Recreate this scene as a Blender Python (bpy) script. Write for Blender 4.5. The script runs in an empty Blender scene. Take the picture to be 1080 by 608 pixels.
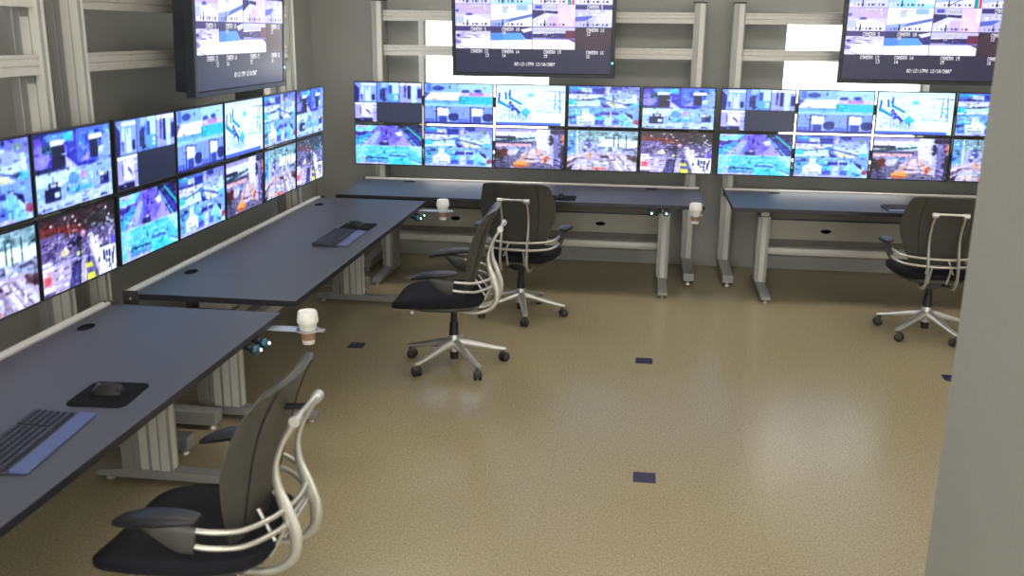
import bpy, bmesh, math, random
import numpy as np
from mathutils import Vector, Matrix

PI = math.pi
scene = bpy.context.scene
col = scene.collection
random.seed(4)

# ------------------------------------------------------------------ materials
def srgb(r, g, b):
    f = lambda c: (c / 12.92) if c <= 0.04045 else ((c + 0.055) / 1.055) ** 2.4
    return (f(r / 255), f(g / 255), f(b / 255), 1)

def principled(name, color, rough=0.5, metal=0.0, spec=0.5, coat=0.0):
    m = bpy.data.materials.new(name); m.use_nodes = True
    b = m.node_tree.nodes['Principled BSDF']
    b.inputs['Base Color'].default_value = color
    b.inputs['Roughness'].default_value = rough
    b.inputs['Metallic'].default_value = metal
    b.inputs['Specular IOR Level'].default_value = spec
    b.inputs['Coat Weight'].default_value = coat
    return m

def add_noise(m, scale, amount, detail=3, stretch=None, bump=0.0, rough_amt=0.0):
    """modulate the base colour (value) and roughness with a procedural noise"""
    nt = m.node_tree; b = nt.nodes['Principled BSDF']
    tc = nt.nodes.new('ShaderNodeTexCoord'); mp = nt.nodes.new('ShaderNodeMapping')
    nz = nt.nodes.new('ShaderNodeTexNoise'); nz.inputs['Scale'].default_value = scale
    nz.inputs['Detail'].default_value = detail
    if stretch: mp.inputs['Scale'].default_value = stretch
    nt.links.new(tc.outputs['Object'], mp.inputs['Vector']); nt.links.new(mp.outputs['Vector'], nz.inputs['Vector'])
    c = b.inputs['Base Color'].default_value[:]
    rp = nt.nodes.new('ShaderNodeValToRGB')
    rp.color_ramp.elements[0].position = 0.3; rp.color_ramp.elements[1].position = 0.7
    rp.color_ramp.elements[0].color = (c[0] * (1 - amount), c[1] * (1 - amount), c[2] * (1 - amount), 1)
    rp.color_ramp.elements[1].color = (c[0] * (1 + amount), c[1] * (1 + amount), c[2] * (1 + amount), 1)
    nt.links.new(nz.outputs['Fac'], rp.inputs['Fac']); nt.links.new(rp.outputs['Color'], b.inputs['Base Color'])
    if bump:
        bp = nt.nodes.new('ShaderNodeBump'); bp.inputs['Strength'].default_value = bump; bp.inputs['Distance'].default_value = 0.002
        nt.links.new(nz.outputs['Fac'], bp.inputs['Height']); nt.links.new(bp.outputs['Normal'], b.inputs['Normal'])
    if rough_amt:
        r = b.inputs['Roughness'].default_value
        mr = nt.nodes.new('ShaderNodeMapRange')
        mr.inputs['To Min'].default_value = max(0.02, r - rough_amt); mr.inputs['To Max'].default_value = r + rough_amt
        nt.links.new(nz.outputs['Fac'], mr.inputs['Value']); nt.links.new(mr.outputs['Result'], b.inputs['Roughness'])
    return m

def emit(name, color, strength, base=(0.02, 0.02, 0.02, 1)):
    m = principled(name, base, 0.4)
    b = m.node_tree.nodes['Principled BSDF']
    b.inputs['Emission Color'].default_value = color; b.inputs['Emission Strength'].default_value = strength
    return m

M = {}
M['wall'] = add_noise(principled('wall_paint', (0.345, 0.35, 0.325, 1), 0.75, spec=0.25), 60, 0.03, bump=0.05)
M['ceiling'] = principled('ceiling_tile', (0.78, 0.78, 0.75, 1), 0.9)
M['alu'] = add_noise(principled('anodised_aluminium', (0.33, 0.33, 0.315, 1), 0.42, 0.35, 0.4), 30, 0.04, stretch=(6, 6, 0.3))
M['strip'] = principled('pale_lit_strip', (0.62, 0.61, 0.55, 1), 0.45, 0.1, 0.4)  # pale colour puts the light on the bright faces of posts and legs
M['alu_dark'] = principled('aluminium_slot', (0.30, 0.30, 0.28, 1), 0.5, 0.4)
M['alu_rail'] = add_noise(principled('aluminium_rail', (0.57, 0.555, 0.51, 1), 0.42, 0.2, 0.4), 30, 0.04)
M['polished'] = add_noise(principled('polished_aluminium', (0.68, 0.67, 0.64, 1), 0.36, 0.7), 12, 0.03)
M['warm_alu'] = add_noise(principled('satin_aluminium', (0.62, 0.60, 0.54, 1), 0.33, 0.7), 12, 0.03)
M['cream'] = add_noise(principled('cream_powder_coat', (0.43, 0.41, 0.35, 1), 0.5), 80, 0.02)
M['beam'] = principled('shaded_grey_brown', (0.16, 0.15, 0.125, 1), 0.6)  # darkened to hold the shade under the tabletop and above the trunk
M['black'] = principled('black_plastic', (0.012, 0.012, 0.015, 1), 0.4)
M['cap'] = principled('dark_end_cap', (0.03, 0.03, 0.03, 1), 0.5)
M['housing'] = principled('display_housing', (0.018, 0.02, 0.028, 1), 0.35)
M['laminate'] = add_noise(principled('slate_laminate', (0.060, 0.060, 0.073, 1), 0.48, spec=0.5), 90, 0.05, rough_amt=0.04)
M['edge'] = principled('black_edge_band', (0.016, 0.016, 0.022, 1), 0.4)
M['fabric'] = add_noise(principled('black_seat_fabric', (0.010, 0.010, 0.014, 1), 0.85, spec=0.25), 400, 0.3, bump=0.3)
M['leather'] = add_noise(principled('charcoal_back_upholstery', (0.058, 0.057, 0.050, 1), 0.42, spec=0.45), 60, 0.1, bump=0.06)
M['shell'] = principled('grey_plastic_shell', (0.06, 0.06, 0.055, 1), 0.45)
M['rubber'] = principled('black_rubber', (0.014, 0.014, 0.014, 1), 0.55)
M['armpad'] = principled('black_arm_pad', (0.013, 0.013, 0.018, 1), 0.42)
M['key'] = principled('keycap_grey', (0.022, 0.024, 0.038, 1), 0.5)
M['kb'] = principled('keyboard_case', (0.02, 0.02, 0.03, 1), 0.4)
M['palm'] = principled('palm_rest_blue_grey', (0.06, 0.085, 0.21, 1), 0.35, spec=0.7)
M['pad'] = principled('mouse_pad_black', (0.004, 0.004, 0.005, 1), 0.85, spec=.15)
M['mouse'] = principled('mouse_black', (0.008, 0.008, 0.009, 1), 0.5, spec=.3)
M['paper'] = principled('white_paper_cup', (0.75, 0.73, 0.68, 1), 0.6)
M['lid'] = principled('white_cup_lid', (0.85, 0.84, 0.80, 1), 0.35)
M['sleeve'] = add_noise(principled('brown_card_sleeve', (0.34, 0.20, 0.11, 1), 0.8), 60, 0.1)
M['plate'] = principled('steel_plate', (0.55, 0.57, 0.62, 1), 0.3, 0.6)
M['marker'] = principled('floor_box_cover', (0.035, 0.03, 0.075, 1), 0.3, 0.2)
def glass_material():
    m = bpy.data.materials.new('window_glass'); m.use_nodes = True
    nt = m.node_tree; N = nt.nodes; N.remove(N['Principled BSDF'])
    t = N.new('ShaderNodeBsdfTransparent'); t.inputs['Color'].default_value = (.96, .97, .97, 1)
    g = N.new('ShaderNodeBsdfGlossy'); g.inputs['Roughness'].default_value = 0.03
    f = N.new('ShaderNodeFresnel'); f.inputs['IOR'].default_value = 1.3
    x = N.new('ShaderNodeMixShader')
    nt.links.new(f.outputs[0], x.inputs[0]); nt.links.new(t.outputs[0], x.inputs[1]); nt.links.new(g.outputs[0], x.inputs[2])
    nt.links.new(x.outputs[0], N['Material Output'].inputs['Surface'])
    return m
M['window'] = glass_material()
M['frame'] = principled('window_frame', (0.50, 0.49, 0.43, 1), 0.5)
M['light'] = emit('ceiling_light_diffuser', (1.0, 0.95, 0.85, 1), 7.5, (0.8, 0.8, 0.8, 1))
M['led'] = emit('blue_power_led', (0.1, 0.55, 1.0, 1), 14)
M['lamp_core'] = emit('lamp_core', (0.75, 1.0, 1.0, 1), 5)
M['lamp_ball'] = principled('blue_glass_ball', (0.03, 0.10, 0.14, 1), 0.12, 0.3)
M['hole'] = principled('grommet_black', (0.003, 0.003, 0.003, 1), 0.8, spec=.1)

def floor_material():
    m = bpy.data.materials.new('speckled_linoleum'); m.use_nodes = True
    nt = m.node_tree; N = nt.nodes; L = nt.links; b = N['Principled BSDF']
    tc = N.new('ShaderNodeTexCoord')
    n1 = N.new('ShaderNodeTexNoise'); n1.inputs['Scale'].default_value = 85; n1.inputs['Detail'].default_value = 6; n1.inputs['Roughness'].default_value = 0.75
    n2 = N.new('ShaderNodeTexNoise'); n2.inputs['Scale'].default_value = 170; n2.inputs['Detail'].default_value = 3
    n3 = N.new('ShaderNodeTexNoise'); n3.inputs['Scale'].default_value = 1.3
    for n in (n1, n2, n3): L.new(tc.outputs['Object'], n.inputs['Vector'])
    r1 = N.new('ShaderNodeValToRGB'); e = r1.color_ramp.elements
    e[0].position = 0.36; e[0].color = (0.275, 0.230, 0.142, 1)
    e[1].position = 0.64; e[1].color = (0.40, 0.345, 0.222, 1)
    L.new(n1.outputs['Fac'], r1.inputs['Fac'])
    r2 = N.new('ShaderNodeValToRGB'); e = r2.color_ramp.elements
    e[0].position = 0.33; e[0].color = (0.74, 0.70, 0.62, 1)
    e[1].position = 0.55; e[1].color = (1.05, 1.04, 1.0, 1)
    L.new(n2.outputs['Fac'], r2.inputs['Fac'])
    mx = N.new('ShaderNodeMix'); mx.data_type = 'RGBA'; mx.blend_type = 'MULTIPLY'; mx.inputs['Factor'].default_value = 1
    L.new(r1.outputs['Color'], mx.inputs['A']); L.new(r2.outputs['Color'], mx.inputs['B'])
    # thin welded seams between the sheets, every 1.85 m, and a few cross seams
    sp = N.new('ShaderNodeSeparateXYZ'); L.new(tc.outputs['Object'], sp.inputs[0])
    def seam(axis, period, offset, width):
        a = N.new('ShaderNodeMath'); a.operation = 'ADD'; a.inputs[1].default_value = offset
        L.new(sp.outputs[axis], a.inputs[0])
        p = N.new('ShaderNodeMath'); p.operation = 'PINGPONG'; p.inputs[1].default_value = period / 2
        L.new(a.outputs[0], p.inputs[0])
        c = N.new('ShaderNodeMath'); c.operation = 'LESS_THAN'; c.inputs[1].default_value = width
        L.new(p.outputs[0], c.inputs[0]); return c
    s1 = seam('X', 0.915, -0.28, 0.0022)
    mx2 = N.new('ShaderNodeMix'); mx2.data_type = 'RGBA'; mx2.blend_type = 'MULTIPLY'
    sc = N.new('ShaderNodeMath'); sc.operation = 'MULTIPLY'; sc.inputs[1].default_value = 0.16
    L.new(s1.outputs[0], sc.inputs[0]); L.new(sc.outputs[0], mx2.inputs['Factor'])
    L.new(mx.outputs['Result'], mx2.inputs['A']); mx2.inputs['B'].default_value = (0.35, 0.33, 0.3, 1)
    L.new(mx2.outputs['Result'], b.inputs['Base Color'])
    mr = N.new('ShaderNodeMapRange'); mr.inputs['To Min'].default_value = 0.20; mr.inputs['To Max'].default_value = 0.29
    L.new(n3.outputs['Fac'], mr.inputs['Value']); L.new(mr.outputs['Result'], b.inputs['Roughness'])
    b.inputs['Specular IOR Level'].default_value = 0.5
    bp = N.new('ShaderNodeBump'); bp.inputs['Strength'].default_value = 0.03; bp.inputs['Distance'].default_value = 0.001
    L.new(n2.outputs['Fac'], bp.inputs['Height']); L.new(bp.outputs['Normal'], b.inputs['Normal'])
    return m
M['floor'] = floor_material()

def screen_material():
    m = bpy.data.materials.new('lit_display'); m.use_nodes = True
    nt = m.node_tree; b = nt.nodes['Principled BSDF']
    at = nt.nodes.new('ShaderNodeVertexColor'); at.layer_name = 'picture'
    b.inputs['Base Color'].default_value = (0.01, 0.01, 0.013, 1); b.inputs['Roughness'].default_value = 0.3
    nt.links.new(at.outputs['Color'], b.inputs['Emission Color']); b.inputs['Emission Strength'].default_value = 1.3
    return m
M['screen'] = screen_material()

# ------------------------------------------------------------------ object helpers
def tag(o, label, cat, group=None):
    o['label'] = label; o['category'] = cat
    if group: o['group'] = group
    return o

def empty(name, loc, rz=0.0):
    o = bpy.data.objects.new(name, None); col.objects.link(o)
    o.location = loc; o.rotation_euler = (0, 0, rz); o.empty_display_size = 0.1
    return o

def finish(bm, name, mat, parent=None, bevel=0.0, seg=2, smooth=True, subsurf=0):
    bmesh.ops.recalc_face_normals(bm, faces=bm.faces[:])
    me = bpy.data.meshes.new(name); bm.to_mesh(me); bm.free()
    mats = mat if isinstance(mat, (list, tuple)) else [mat]
    for m in mats: me.materials.append(m)
    if smooth:
        for p in me.polygons: p.use_smooth = True
        try: me.set_sharp_from_angle(angle=math.radians(38))
        except Exception: pass
    o = bpy.data.objects.new(name, me); col.objects.link(o)
    if parent: o.parent = parent
    if bevel:
        b = o.modifiers.new('bevel', 'BEVEL'); b.width = bevel; b.segments = seg; b.limit_method = 'ANGLE'; b.angle_limit = math.radians(40)
    if subsurf:
        s = o.modifiers.new('sub', 'SUBSURF'); s.levels = subsurf; s.render_levels = subsurf
    return o

def box(bm, x0, x1, y0, y1, z0, z1, mi=0):
    vs = [bm.verts.new(p) for p in ((x0, y0, z0), (x1, y0, z0), (x1, y1, z0), (x0, y1, z0), (x0, y0, z1), (x1, y0, z1), (x1, y1, z1), (x0, y1, z1))]
    for f in ((0, 3, 2, 1), (4, 5, 6, 7), (0, 1, 5, 4), (1, 2, 6, 5), (2, 3, 7, 6), (3, 0, 4, 7)):
        fc = bm.faces.new([vs[i] for i in f]); fc.material_index = mi
    return vs

def loft(bm, rings, cap=True, mi=0):
    R = [[bm.verts.new(p) for p in r] for r in rings]
    n = len(R[0])
    for a, b in zip(R, R[1:]):
        for i in range(n):
            f = bm.faces.new((a[i], a[(i + 1) % n], b[(i + 1) % n], b[i])); f.material_index = mi
    if cap:
        bm.faces.new(R[0][::-1]).material_index = mi; bm.faces.new(R[-1]).material_index = mi

def cyl(bm, c, r, z0, z1, n=20, r2=None, mi=0):
    r2 = r if r2 is None else r2
    loft(bm, [[(c[0] + rr * math.cos(2 * PI * i / n), c[1] + rr * math.sin(2 * PI * i / n), z) for i in range(n)] for rr, z in ((r, z0), (r2, z1))], mi=mi)

def lathe(bm, c, prof, n=28, mi=0):
    loft(bm, [[(c[0] + r * math.cos(2 * PI * i / n), c[1] + r * math.sin(2 * PI * i / n), z) for i in range(n)] for r, z in prof], mi=mi)

def cyl_axis(bm, a, b, r, n=16, r2=None):
    a, b = Vector(a), Vector(b); d = (b - a).normalized()
    u = d.orthogonal().normalized(); v = d.cross(u); r2 = r if r2 is None else r2
    loft(bm, [[tuple(p + (u * math.cos(2 * PI * i / n) + v * math.sin(2 * PI * i / n)) * rr) for i in range(n)] for p, rr in ((a, r), (b, r2))])

def smooth_path(pts, k=6):
    """Catmull-Rom through tuples of any length"""
    P = [np.array(p, float) for p in pts]; P = [2 * P[0] - P[1]] + P + [2 * P[-1] - P[-2]]
    out = []
    for i in range(1, len(P) - 2):
        for j in range(k):
            t = j / k; a, b, c, d = P[i - 1:i + 3]
            out.append(0.5 * (2 * b + (c - a) * t + (2 * a - 5 * b + 4 * c - d) * t * t + (3 * b - a - 3 * c + d) * t ** 3))
    out.append(P[-2]); return out

def tube(bm, pts, side=(1, 0, 0), n=12, k=6, mi=0):
    """pts: (x, y, z, half size along side, half size across)"""
    S = smooth_path(pts, k); rings = []
    for i, s in enumerate(S):
        p = Vector(s[:3]); q = Vector(S[min(i + 1, len(S) - 1)][:3]) - Vector(S[max(i - 1, 0)][:3]); q.normalize()
        u = Vector(side); u = (u - q * u.dot(q)).normalized(); v = q.cross(u)
        rings.append([tuple(p + u * s[3] * math.cos(2 * PI * j / n) + v * s[4] * math.sin(2 * PI * j / n)) for j in range(n)])
    loft(bm, rings, mi=mi)

def dup(root):
    r = root.copy(); col.objects.link(r)
    for ch in root.children:
        c = ch.copy(); col.objects.link(c); c.parent = r
        for g in ch.children:
            d = g.copy(); col.objects.link(d); d.parent = c
    return r

def child(o, kind):
    return [c for c in o.children if c.name.split('.')[0] == kind]

def structure(o):
    o['kind'] = 'structure'; return o

# ------------------------------------------------------------------ the room
XL, YB, XR, YF, ZC = -0.46, 0.33, 7.6, -10.4, 3.0
bm = bmesh.new(); box(bm, XL - 0.3, XR + 0.2, YF - 0.2, YB + 0.3, -0.1, 0.0)
structure(finish(bm, 'floor', M['floor'], smooth=False))
bm = bmesh.new(); box(bm, XL - 0.3, XR + 0.2, YF - 0.2, YB + 0.3, ZC, ZC + 0.1)
structure(finish(bm, 'ceiling', M['ceiling'], smooth=False))

RV = 0.25
def wall_with_openings(bm, a0, a1, spans, put):
    """wall along one axis from a0 to a1; spans are window openings (u0, u1, z0, z1)"""
    cur = a0
    for s0, s1, z0, z1 in spans:
        put(cur, s0, 0, ZC); put(s0, s1, 0, z0); put(s0, s1, z1, ZC); cur = s1
    put(cur, a1, 0, ZC)
SB = [(0.505, 1.648, 0.88, 2.165), (3.615, 4.79, 0.88, 2.165)]; SL = [(-1.375, -0.129, 0.88, 2.165)]
SF = [(0.0, 3.4, 0.5, 2.85), (3.9, 7.2, 0.5, 2.85)]; SR = [(-9.9, -7.2, 0.6, 2.8)]  # unseen window openings, added to let in fill daylight from the front
bm = bmesh.new(); wall_with_openings(bm, XL - 0.3, XR + 0.2, SB, lambda u0, u1, z0, z1: box(bm, u0, u1, YB, YB + 0.3, z0, z1))
structure(finish(bm, 'wall_back', M['wall'], smooth=False))
bm = bmesh.new(); wall_with_openings(bm, YF - 0.2, YB, SL, lambda u0, u1, z0, z1: box(bm, XL - 0.3, XL, u0, u1, z0, z1))
structure(finish(bm, 'wall_left', M['wall'], smooth=False))
bm = bmesh.new(); wall_with_openings(bm, YF, YB, SR, lambda u0, u1, z0, z1: box(bm, XR, XR + 0.2, u0, u1, z0, z1))
structure(finish(bm, 'wall_right', M['wall'], smooth=False))
bm = bmesh.new(); wall_with_openings(bm, XL, XR + 0.2, SF, lambda u0, u1, z0, z1: box(bm, u0, u1, YF - 0.2, YF, z0, z1))
structure(finish(bm, 'wall_front', M['wall'], smooth=False))
bm = bmesh.new(); box(bm, 3.32, 4.15, -6.6, -5.5, 0, ZC)
structure(finish(bm, 'wall_partition', M['wall'], bevel=0.004, smooth=False))

def window(n, side, span):
    s0, s1, z0, z1 = span; t = 0.03; mull = s1 - s0 > 2
    root = empty('window_%d' % n, (0, 0, 0)); root['kind'] = 'structure'
    f = bmesh.new(); p = bmesh.new()
    def bx(b, u0, u1, d0, d1, za, zb):
        if side == 'back': box(b, u0, u1, YB + d0, YB + d1, za, zb)
        elif side == 'left': box(b, XL - d1, XL - d0, u0, u1, za, zb)
        elif side == 'right': box(b, XR + d0, XR + d1, u0, u1, za, zb)
        else: box(b, u0, u1, YF - d1, YF - d0, za, zb)
    rv = RV if side in ('back', 'left') else 0.12
    d0, d1 = rv - 0.03, rv + 0.02; w = t * .4
    bx(f, s0, s1, d0, d1, z0, z0 + t); bx(f, s0, s1, d0, d1, z1 - t, z1)
    bx(f, s0, s0 + w, d0, d1, z0 + t, z1 - t); bx(f, s1 - w, s1, d0, d1, z0 + t, z1 - t)
    if mull: bx(f, (s0 + s1) / 2 - .03, (s0 + s1) / 2 + .03, d0, d1, z0 + t, z1 - t)
    finish(f, 'window_frame', M['frame'], root, smooth=False)
    bx(p, s0 + w, s1 - w, rv, rv + 0.006, z0 + t, z1 - t)
    finish(p, 'window_pane', M['window'], root, smooth=False)
for n, (sd, sp_) in enumerate([('back', SB[0]), ('back', SB[1]), ('left', SL[0]), ('front', SF[0]), ('front', SF[1]), ('right', SR[0])]): window(n + 1, sd, sp_)  # front and right windows are the unseen, added ones

# ceiling lights (above the frame; they light the room)
def ceiling_light():
    root = empty('ceiling_light', (0, 0, 0))
    f = bmesh.new()
    for a in ((-.62, .62, -.32, -.30), (-.62, .62, .30, .32), (-.62, -.60, -.30, .30), (.60, .62, -.30, .30)): box(f, *a, -0.03, -0.001)
    finish(f, 'light_frame', M['ceiling'], root, smooth=False)
    d = bmesh.new(); box(d, -.60, .60, -.30, .30, -0.022, -0.006)
    finish(d, 'diffuser', M['light'], root, smooth=False)
    return root
cl = ceiling_light()
names_x = {0.75: 'nearest the left wall', 2.6: 'left of the middle', 4.5: 'right of the middle', 6.4: 'on the far right'}
names_y = {-1.25: 'closest to the back wall', -4.6: 'over the middle of the room', -7.4: 'behind the viewer'}
first = True
for x in names_x:
    for y in names_y:
        o = cl if first else dup(cl); first = False
        o.location = (x, y, ZC)
        tag(o, 'flat white ceiling light panel %s, %s' % (names_x[x], names_y[y]), 'ceiling light', 'ceiling light panels')

# ------------------------------------------------------------------ pictures on the displays
class Pic:
    def __init__(s, w, h, bg=(0, 0, 0), seed=1):
        s.w, s.h = w, h; s.a = np.zeros((h, w, 3)); s.a[:] = bg
        s.Y, s.X = np.mgrid[0:h, 0:w]; s.X = (s.X + .5) / w; s.Y = (s.Y + .5) / h
        s.r = np.random.RandomState(seed); s.v = (0, 0, 1, 1)
    def view(s, x0, y0, x1, y1): s.v = (x0, y0, x1, y1); return s
    def _c(s, x, y):
        v = s.v; return v[0] + x * (v[2] - v[0]), v[1] + y * (v[3] - v[1])
    def _clip(s, m):
        v = s.v; return m & (s.X >= v[0]) & (s.X < v[2]) & (s.Y >= v[1]) & (s.Y < v[3])
    def put(s, m, c, al=1.0):
        m = s._clip(m); s.a[m] = s.a[m] * (1 - al) + np.array(c, float) * al
    def rect(s, x0, y0, x1, y1, c, al=1.0):
        a = s._c(x0, y0); b = s._c(x1, y1); s.put((s.X >= a[0]) & (s.X < b[0]) & (s.Y >= a[1]) & (s.Y < b[1]), c, al)
    def poly(s, pts, c, al=1.0):
        P = [s._c(*p) for p in pts]; m = np.zeros(s.X.shape, bool); n = len(P)
        for i in range(n):
            (x1, y1), (x2, y2) = P[i], P[(i + 1) % n]
            if y1 == y2: continue
            cnd = ((y1 > s.Y) != (y2 > s.Y)) & (s.X < (x2 - x1) * (s.Y - y1) / (y2 - y1) + x1)
            m ^= cnd
        s.put(m, c, al)
    def line(s, x0, y0, x1, y1, w, c, al=1.0):
        a = np.array(s._c(x0, y0)); b = np.array(s._c(x1, y1)); w = w * (s.v[3] - s.v[1])
        asp = s.w / s.h; dx, dy = (b[0] - a[0]) * asp, b[1] - a[1]; L = dx * dx + dy * dy + 1e-9
        t = np.clip(((s.X - a[0]) * asp * dx + (s.Y - a[1]) * dy) / L, 0, 1)
        d = np.hypot((s.X - a[0]) * asp - t * dx, (s.Y - a[1]) - t * dy); s.put(d < w / 2, c, al)
    def oval(s, x, y, rx, ry, c, al=1.0):
        p = s._c(x, y); rx *= s.v[2] - s.v[0]; ry *= s.v[3] - s.v[1]
        s.put(((s.X - p[0]) / rx) ** 2 + ((s.Y - p[1]) / ry) ** 2 < 1, c, al)
    def blobs(s, n, x0, y0, x1, y1, sx, sy, cols, al=0.7, slant=0):
        for _ in range(n):
            x, y = s.r.uniform(x0, x1), s.r.uniform(y0, y1); w, h = s.r.uniform(.4, 1) * sx, s.r.uniform(.4, 1) * sy
            c = cols[s.r.randint(len(cols))]; k = slant * w
            s.poly([(x, y), (x + w, y + k), (x + w, y + h + k), (x, y + h)], c, al)
    def grain(s, amt):
        g = s.r.normal(0, amt, s.a.shape[:2])
        g = (g + np.roll(g, 1, 0) + np.roll(g, 1, 1)) / 1.7
        s.a += g[..., None] * 255
    def blur(s, n=1):
        for _ in range(n):
            p = np.pad(s.a, ((1, 1), (1, 1), (0, 0)), 'edge')
            s.a = (p[1:-1, 1:-1] * 2 + p[:-2, 1:-1] + p[2:, 1:-1] + p[1:-1, :-2] + p[1:-1, 2:]) / 6
    def detail(s, n=420, amt=46, lift=.18):
        """small streaks and specks, as in a busy camera picture"""
        s.v = (0, 0, 1, 1)
        for _ in range(n):
            x, y = s.r.randint(0, s.w), s.r.randint(0, s.h); w, h = s.r.randint(2, 11), s.r.randint(1, 4)
            if s.r.rand() < .25: w, h = h, w
            d = s.r.normal(-5, amt); t = np.array([.9, 1.0, 1.1]) * d
            r = s.a[y:y + h, x:x + w]
            if r.size and r.mean() > 48: r += t
        s.blur(1)
        m = s.a.mean(2, keepdims=True) > 48
        s.a = np.where(m, (s.a * (1 - lift) + np.array([205, 225, 255]) * lift - 150) * 1.28 + 140, s.a)
    def mesh(s, name, W, H):
        """a fine grid in the XZ plane facing -Y, one colour per grid point"""
        a = np.clip(s.a, 0, 255) / 255
        if a.shape[1] < 200:
            g = a.mean(2, keepdims=True); a = np.clip((g + (a - g) * .82) * np.array([.95, 1.02, 1.03]), 0, 1)
        lin = np.where(a <= .04045, a / 12.92, ((a + .055) / 1.055) ** 2.4)
        w, h = s.w, s.h
        xs = (np.arange(w) / (w - 1) - .5) * W; zs = (.5 - np.arange(h) / (h - 1)) * H
        X, Z = np.meshgrid(xs, zs); V = np.stack([X, np.zeros_like(X), Z], -1).reshape(-1, 3)
        i = np.arange(w * h).reshape(h, w)
        F = np.stack([i[1:, :-1], i[1:, 1:], i[:-1, 1:], i[:-1, :-1]], -1).reshape(-1, 4)
        me = bpy.data.meshes.new(name)
        me.vertices.add(len(V)); me.vertices.foreach_set('co', V.ravel())
        me.loops.add(F.size); me.loops.foreach_set('vertex_index', F.ravel())
        me.polygons.add(len(F)); me.polygons.foreach_set('loop_start', np.arange(0, F.size, 4))
        me.update(calc_edges=True); me.validate()
        ca = me.color_attributes.new('picture', 'FLOAT_COLOR', 'POINT')
        ca.data.foreach_set('color', np.concatenate([lin.reshape(-1, 3), np.ones((w * h, 1))], 1).ravel())
        me.materials.append(M['screen'])
        return me

WH = (255, 255, 255)
def pic_corridor():
    p = Pic(128, 72, (26, 32, 62), 2)
    p.view(0, 0, .325, .5); p.rect(0, 0, 1, 1, (150, 170, 250)); p.rect(0, 0, 1, .14, (120, 140, 235)); p.rect(.3, .05, 1, .18, (225, 235, 255))
    p.poly([(0, .1), (.22, .3), (.2, 1), (0, 1)], (52, 50, 140)); p.rect(.3, .22, .44, .8, (190, 215, 255)); p.rect(.5, .25, .72, .95, (205, 240, 255)); p.rect(.8, .62, .93, .88, (40, 40, 110))
    p.rect(.3, .62, .38, .9, (90, 90, 200)); p.rect(.55, .2, .62, .42, (120, 150, 215))
    p.view(.335, 0, .665, .5); p.rect(0, 0, 1, 1, (110, 140, 235)); p.rect(.55, 0, 1, .7, (190, 230, 255)); p.rect(.52, .15, .68, .55, (60, 90, 190)); p.rect(.14, .35, .22, .85, (30, 40, 120)); p.rect(.25, .3, .38, .95, (60, 60, 130))
    p.rect(.45, .55, 1, .95, (95, 165, 225)); p.rect(.8, .68, .95, .76, WH); p.rect(.2, 0, .5, .25, (160, 190, 255)); p.rect(.75, .8, .95, .86, (200, 240, 255))
    p.view(.675, 0, 1, .5); p.rect(0, 0, 1, 1, (165, 165, 255)); p.rect(0, .04, 1, .16, (235, 230, 255)); p.rect(.18, .15, .28, .75, (80, 80, 190)); p.rect(.36, .15, .5, .8, (40, 40, 110)); p.rect(.55, .2, .76, 1, (195, 235, 255)); p.rect(.8, .3, 1, .78, (45, 40, 130))
    p.view(0, .52, .325, 1); p.rect(0, 0, 1, 1, (170, 160, 245)); p.rect(0, 0, 1, .08, WH); p.rect(.28, .1, .85, .75, (215, 205, 255)); p.rect(.4, .12, .66, .72, (250, 245, 255)); p.rect(.24, .22, .3, .6, (80, 70, 160)); p.poly([(.52, .3), (.7, .45), (.74, .65), (.5, .4)], (90, 80, 180)); p.rect(0, .8, .82, 1, (35, 32, 90)); p.rect(.3, .86, .42, .92, (150, 150, 220))
    p.v = (0, 0, 1, 1); p.grain(.02); p.blur(1); return p
def pic_offices():
    p = Pic(128, 72, (120, 150, 235), 3)
    p.rect(0, 0, 1, .22, (140, 180, 250)); p.oval(.2, .12, .09, .06, (55, 80, 180)); p.rect(.02, .02, .1, .2, (85, 120, 225)); p.rect(.36, .04, .38, .12, (60, 100, 160))
    p.poly([(.06, .22), (.5, .22), (.5, .46), (.0, .42)], (238, 215, 255)); p.poly([(.2, .22), (.5, .22), (.5, .46), (.25, .44)], (250, 240, 255)); p.poly([(0, .22), (.08, .22), (0, .4)], (80, 100, 200))
    p.rect(0, .42, .5, .5, (105, 170, 215)); p.line(.28, .43, .36, .44, .015, (60, 80, 160))
    p.rect(.5, .0, 1, .24, (165, 205, 255)); p.oval(.6, .19, .06, .04, (50, 70, 170)); p.oval(.78, .18, .06, .04, (55, 75, 180)); p.rect(.5, .22, 1, .32, (215, 190, 250)); p.rect(.66, .22, .86, .31, (190, 130, 215)); p.rect(.5, .32, 1, .51, (35, 195, 225)); p.rect(.5, .32, .66, .51, (20, 175, 205))
    for x in (0, .5):
        p.view(x, .5, x + .5, 1); p.rect(0, 0, 1, 1, (130, 155, 245)); p.rect(0, 0, 1, .14, (150, 200, 250)); p.rect(.36, .16, .7, .62, (225, 225, 255)); p.rect(.33, .16, .38, 1, (50, 60, 150)); p.line(.36, .16, .75, .22, .05, (50, 65, 150)); p.rect(.42, .62, .66, 1, (65, 80, 185)); p.oval(.86, .66, .18, .2, (45, 55, 140)); p.line(.66, .45, .72, 1, .04, (200, 220, 255)); p.rect(.72, .3, 1, .45, (120, 150, 225)); p.rect(0, .75, .3, 1, (95, 110, 215))
    p.v = (0, 0, 1, 1); p.line(.5, 0, .5, 1, .012, (60, 90, 190)); p.rect(0, .965, 1, 1, (50, 60, 160)); p.grain(.02); p.blur(1); return p
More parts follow.
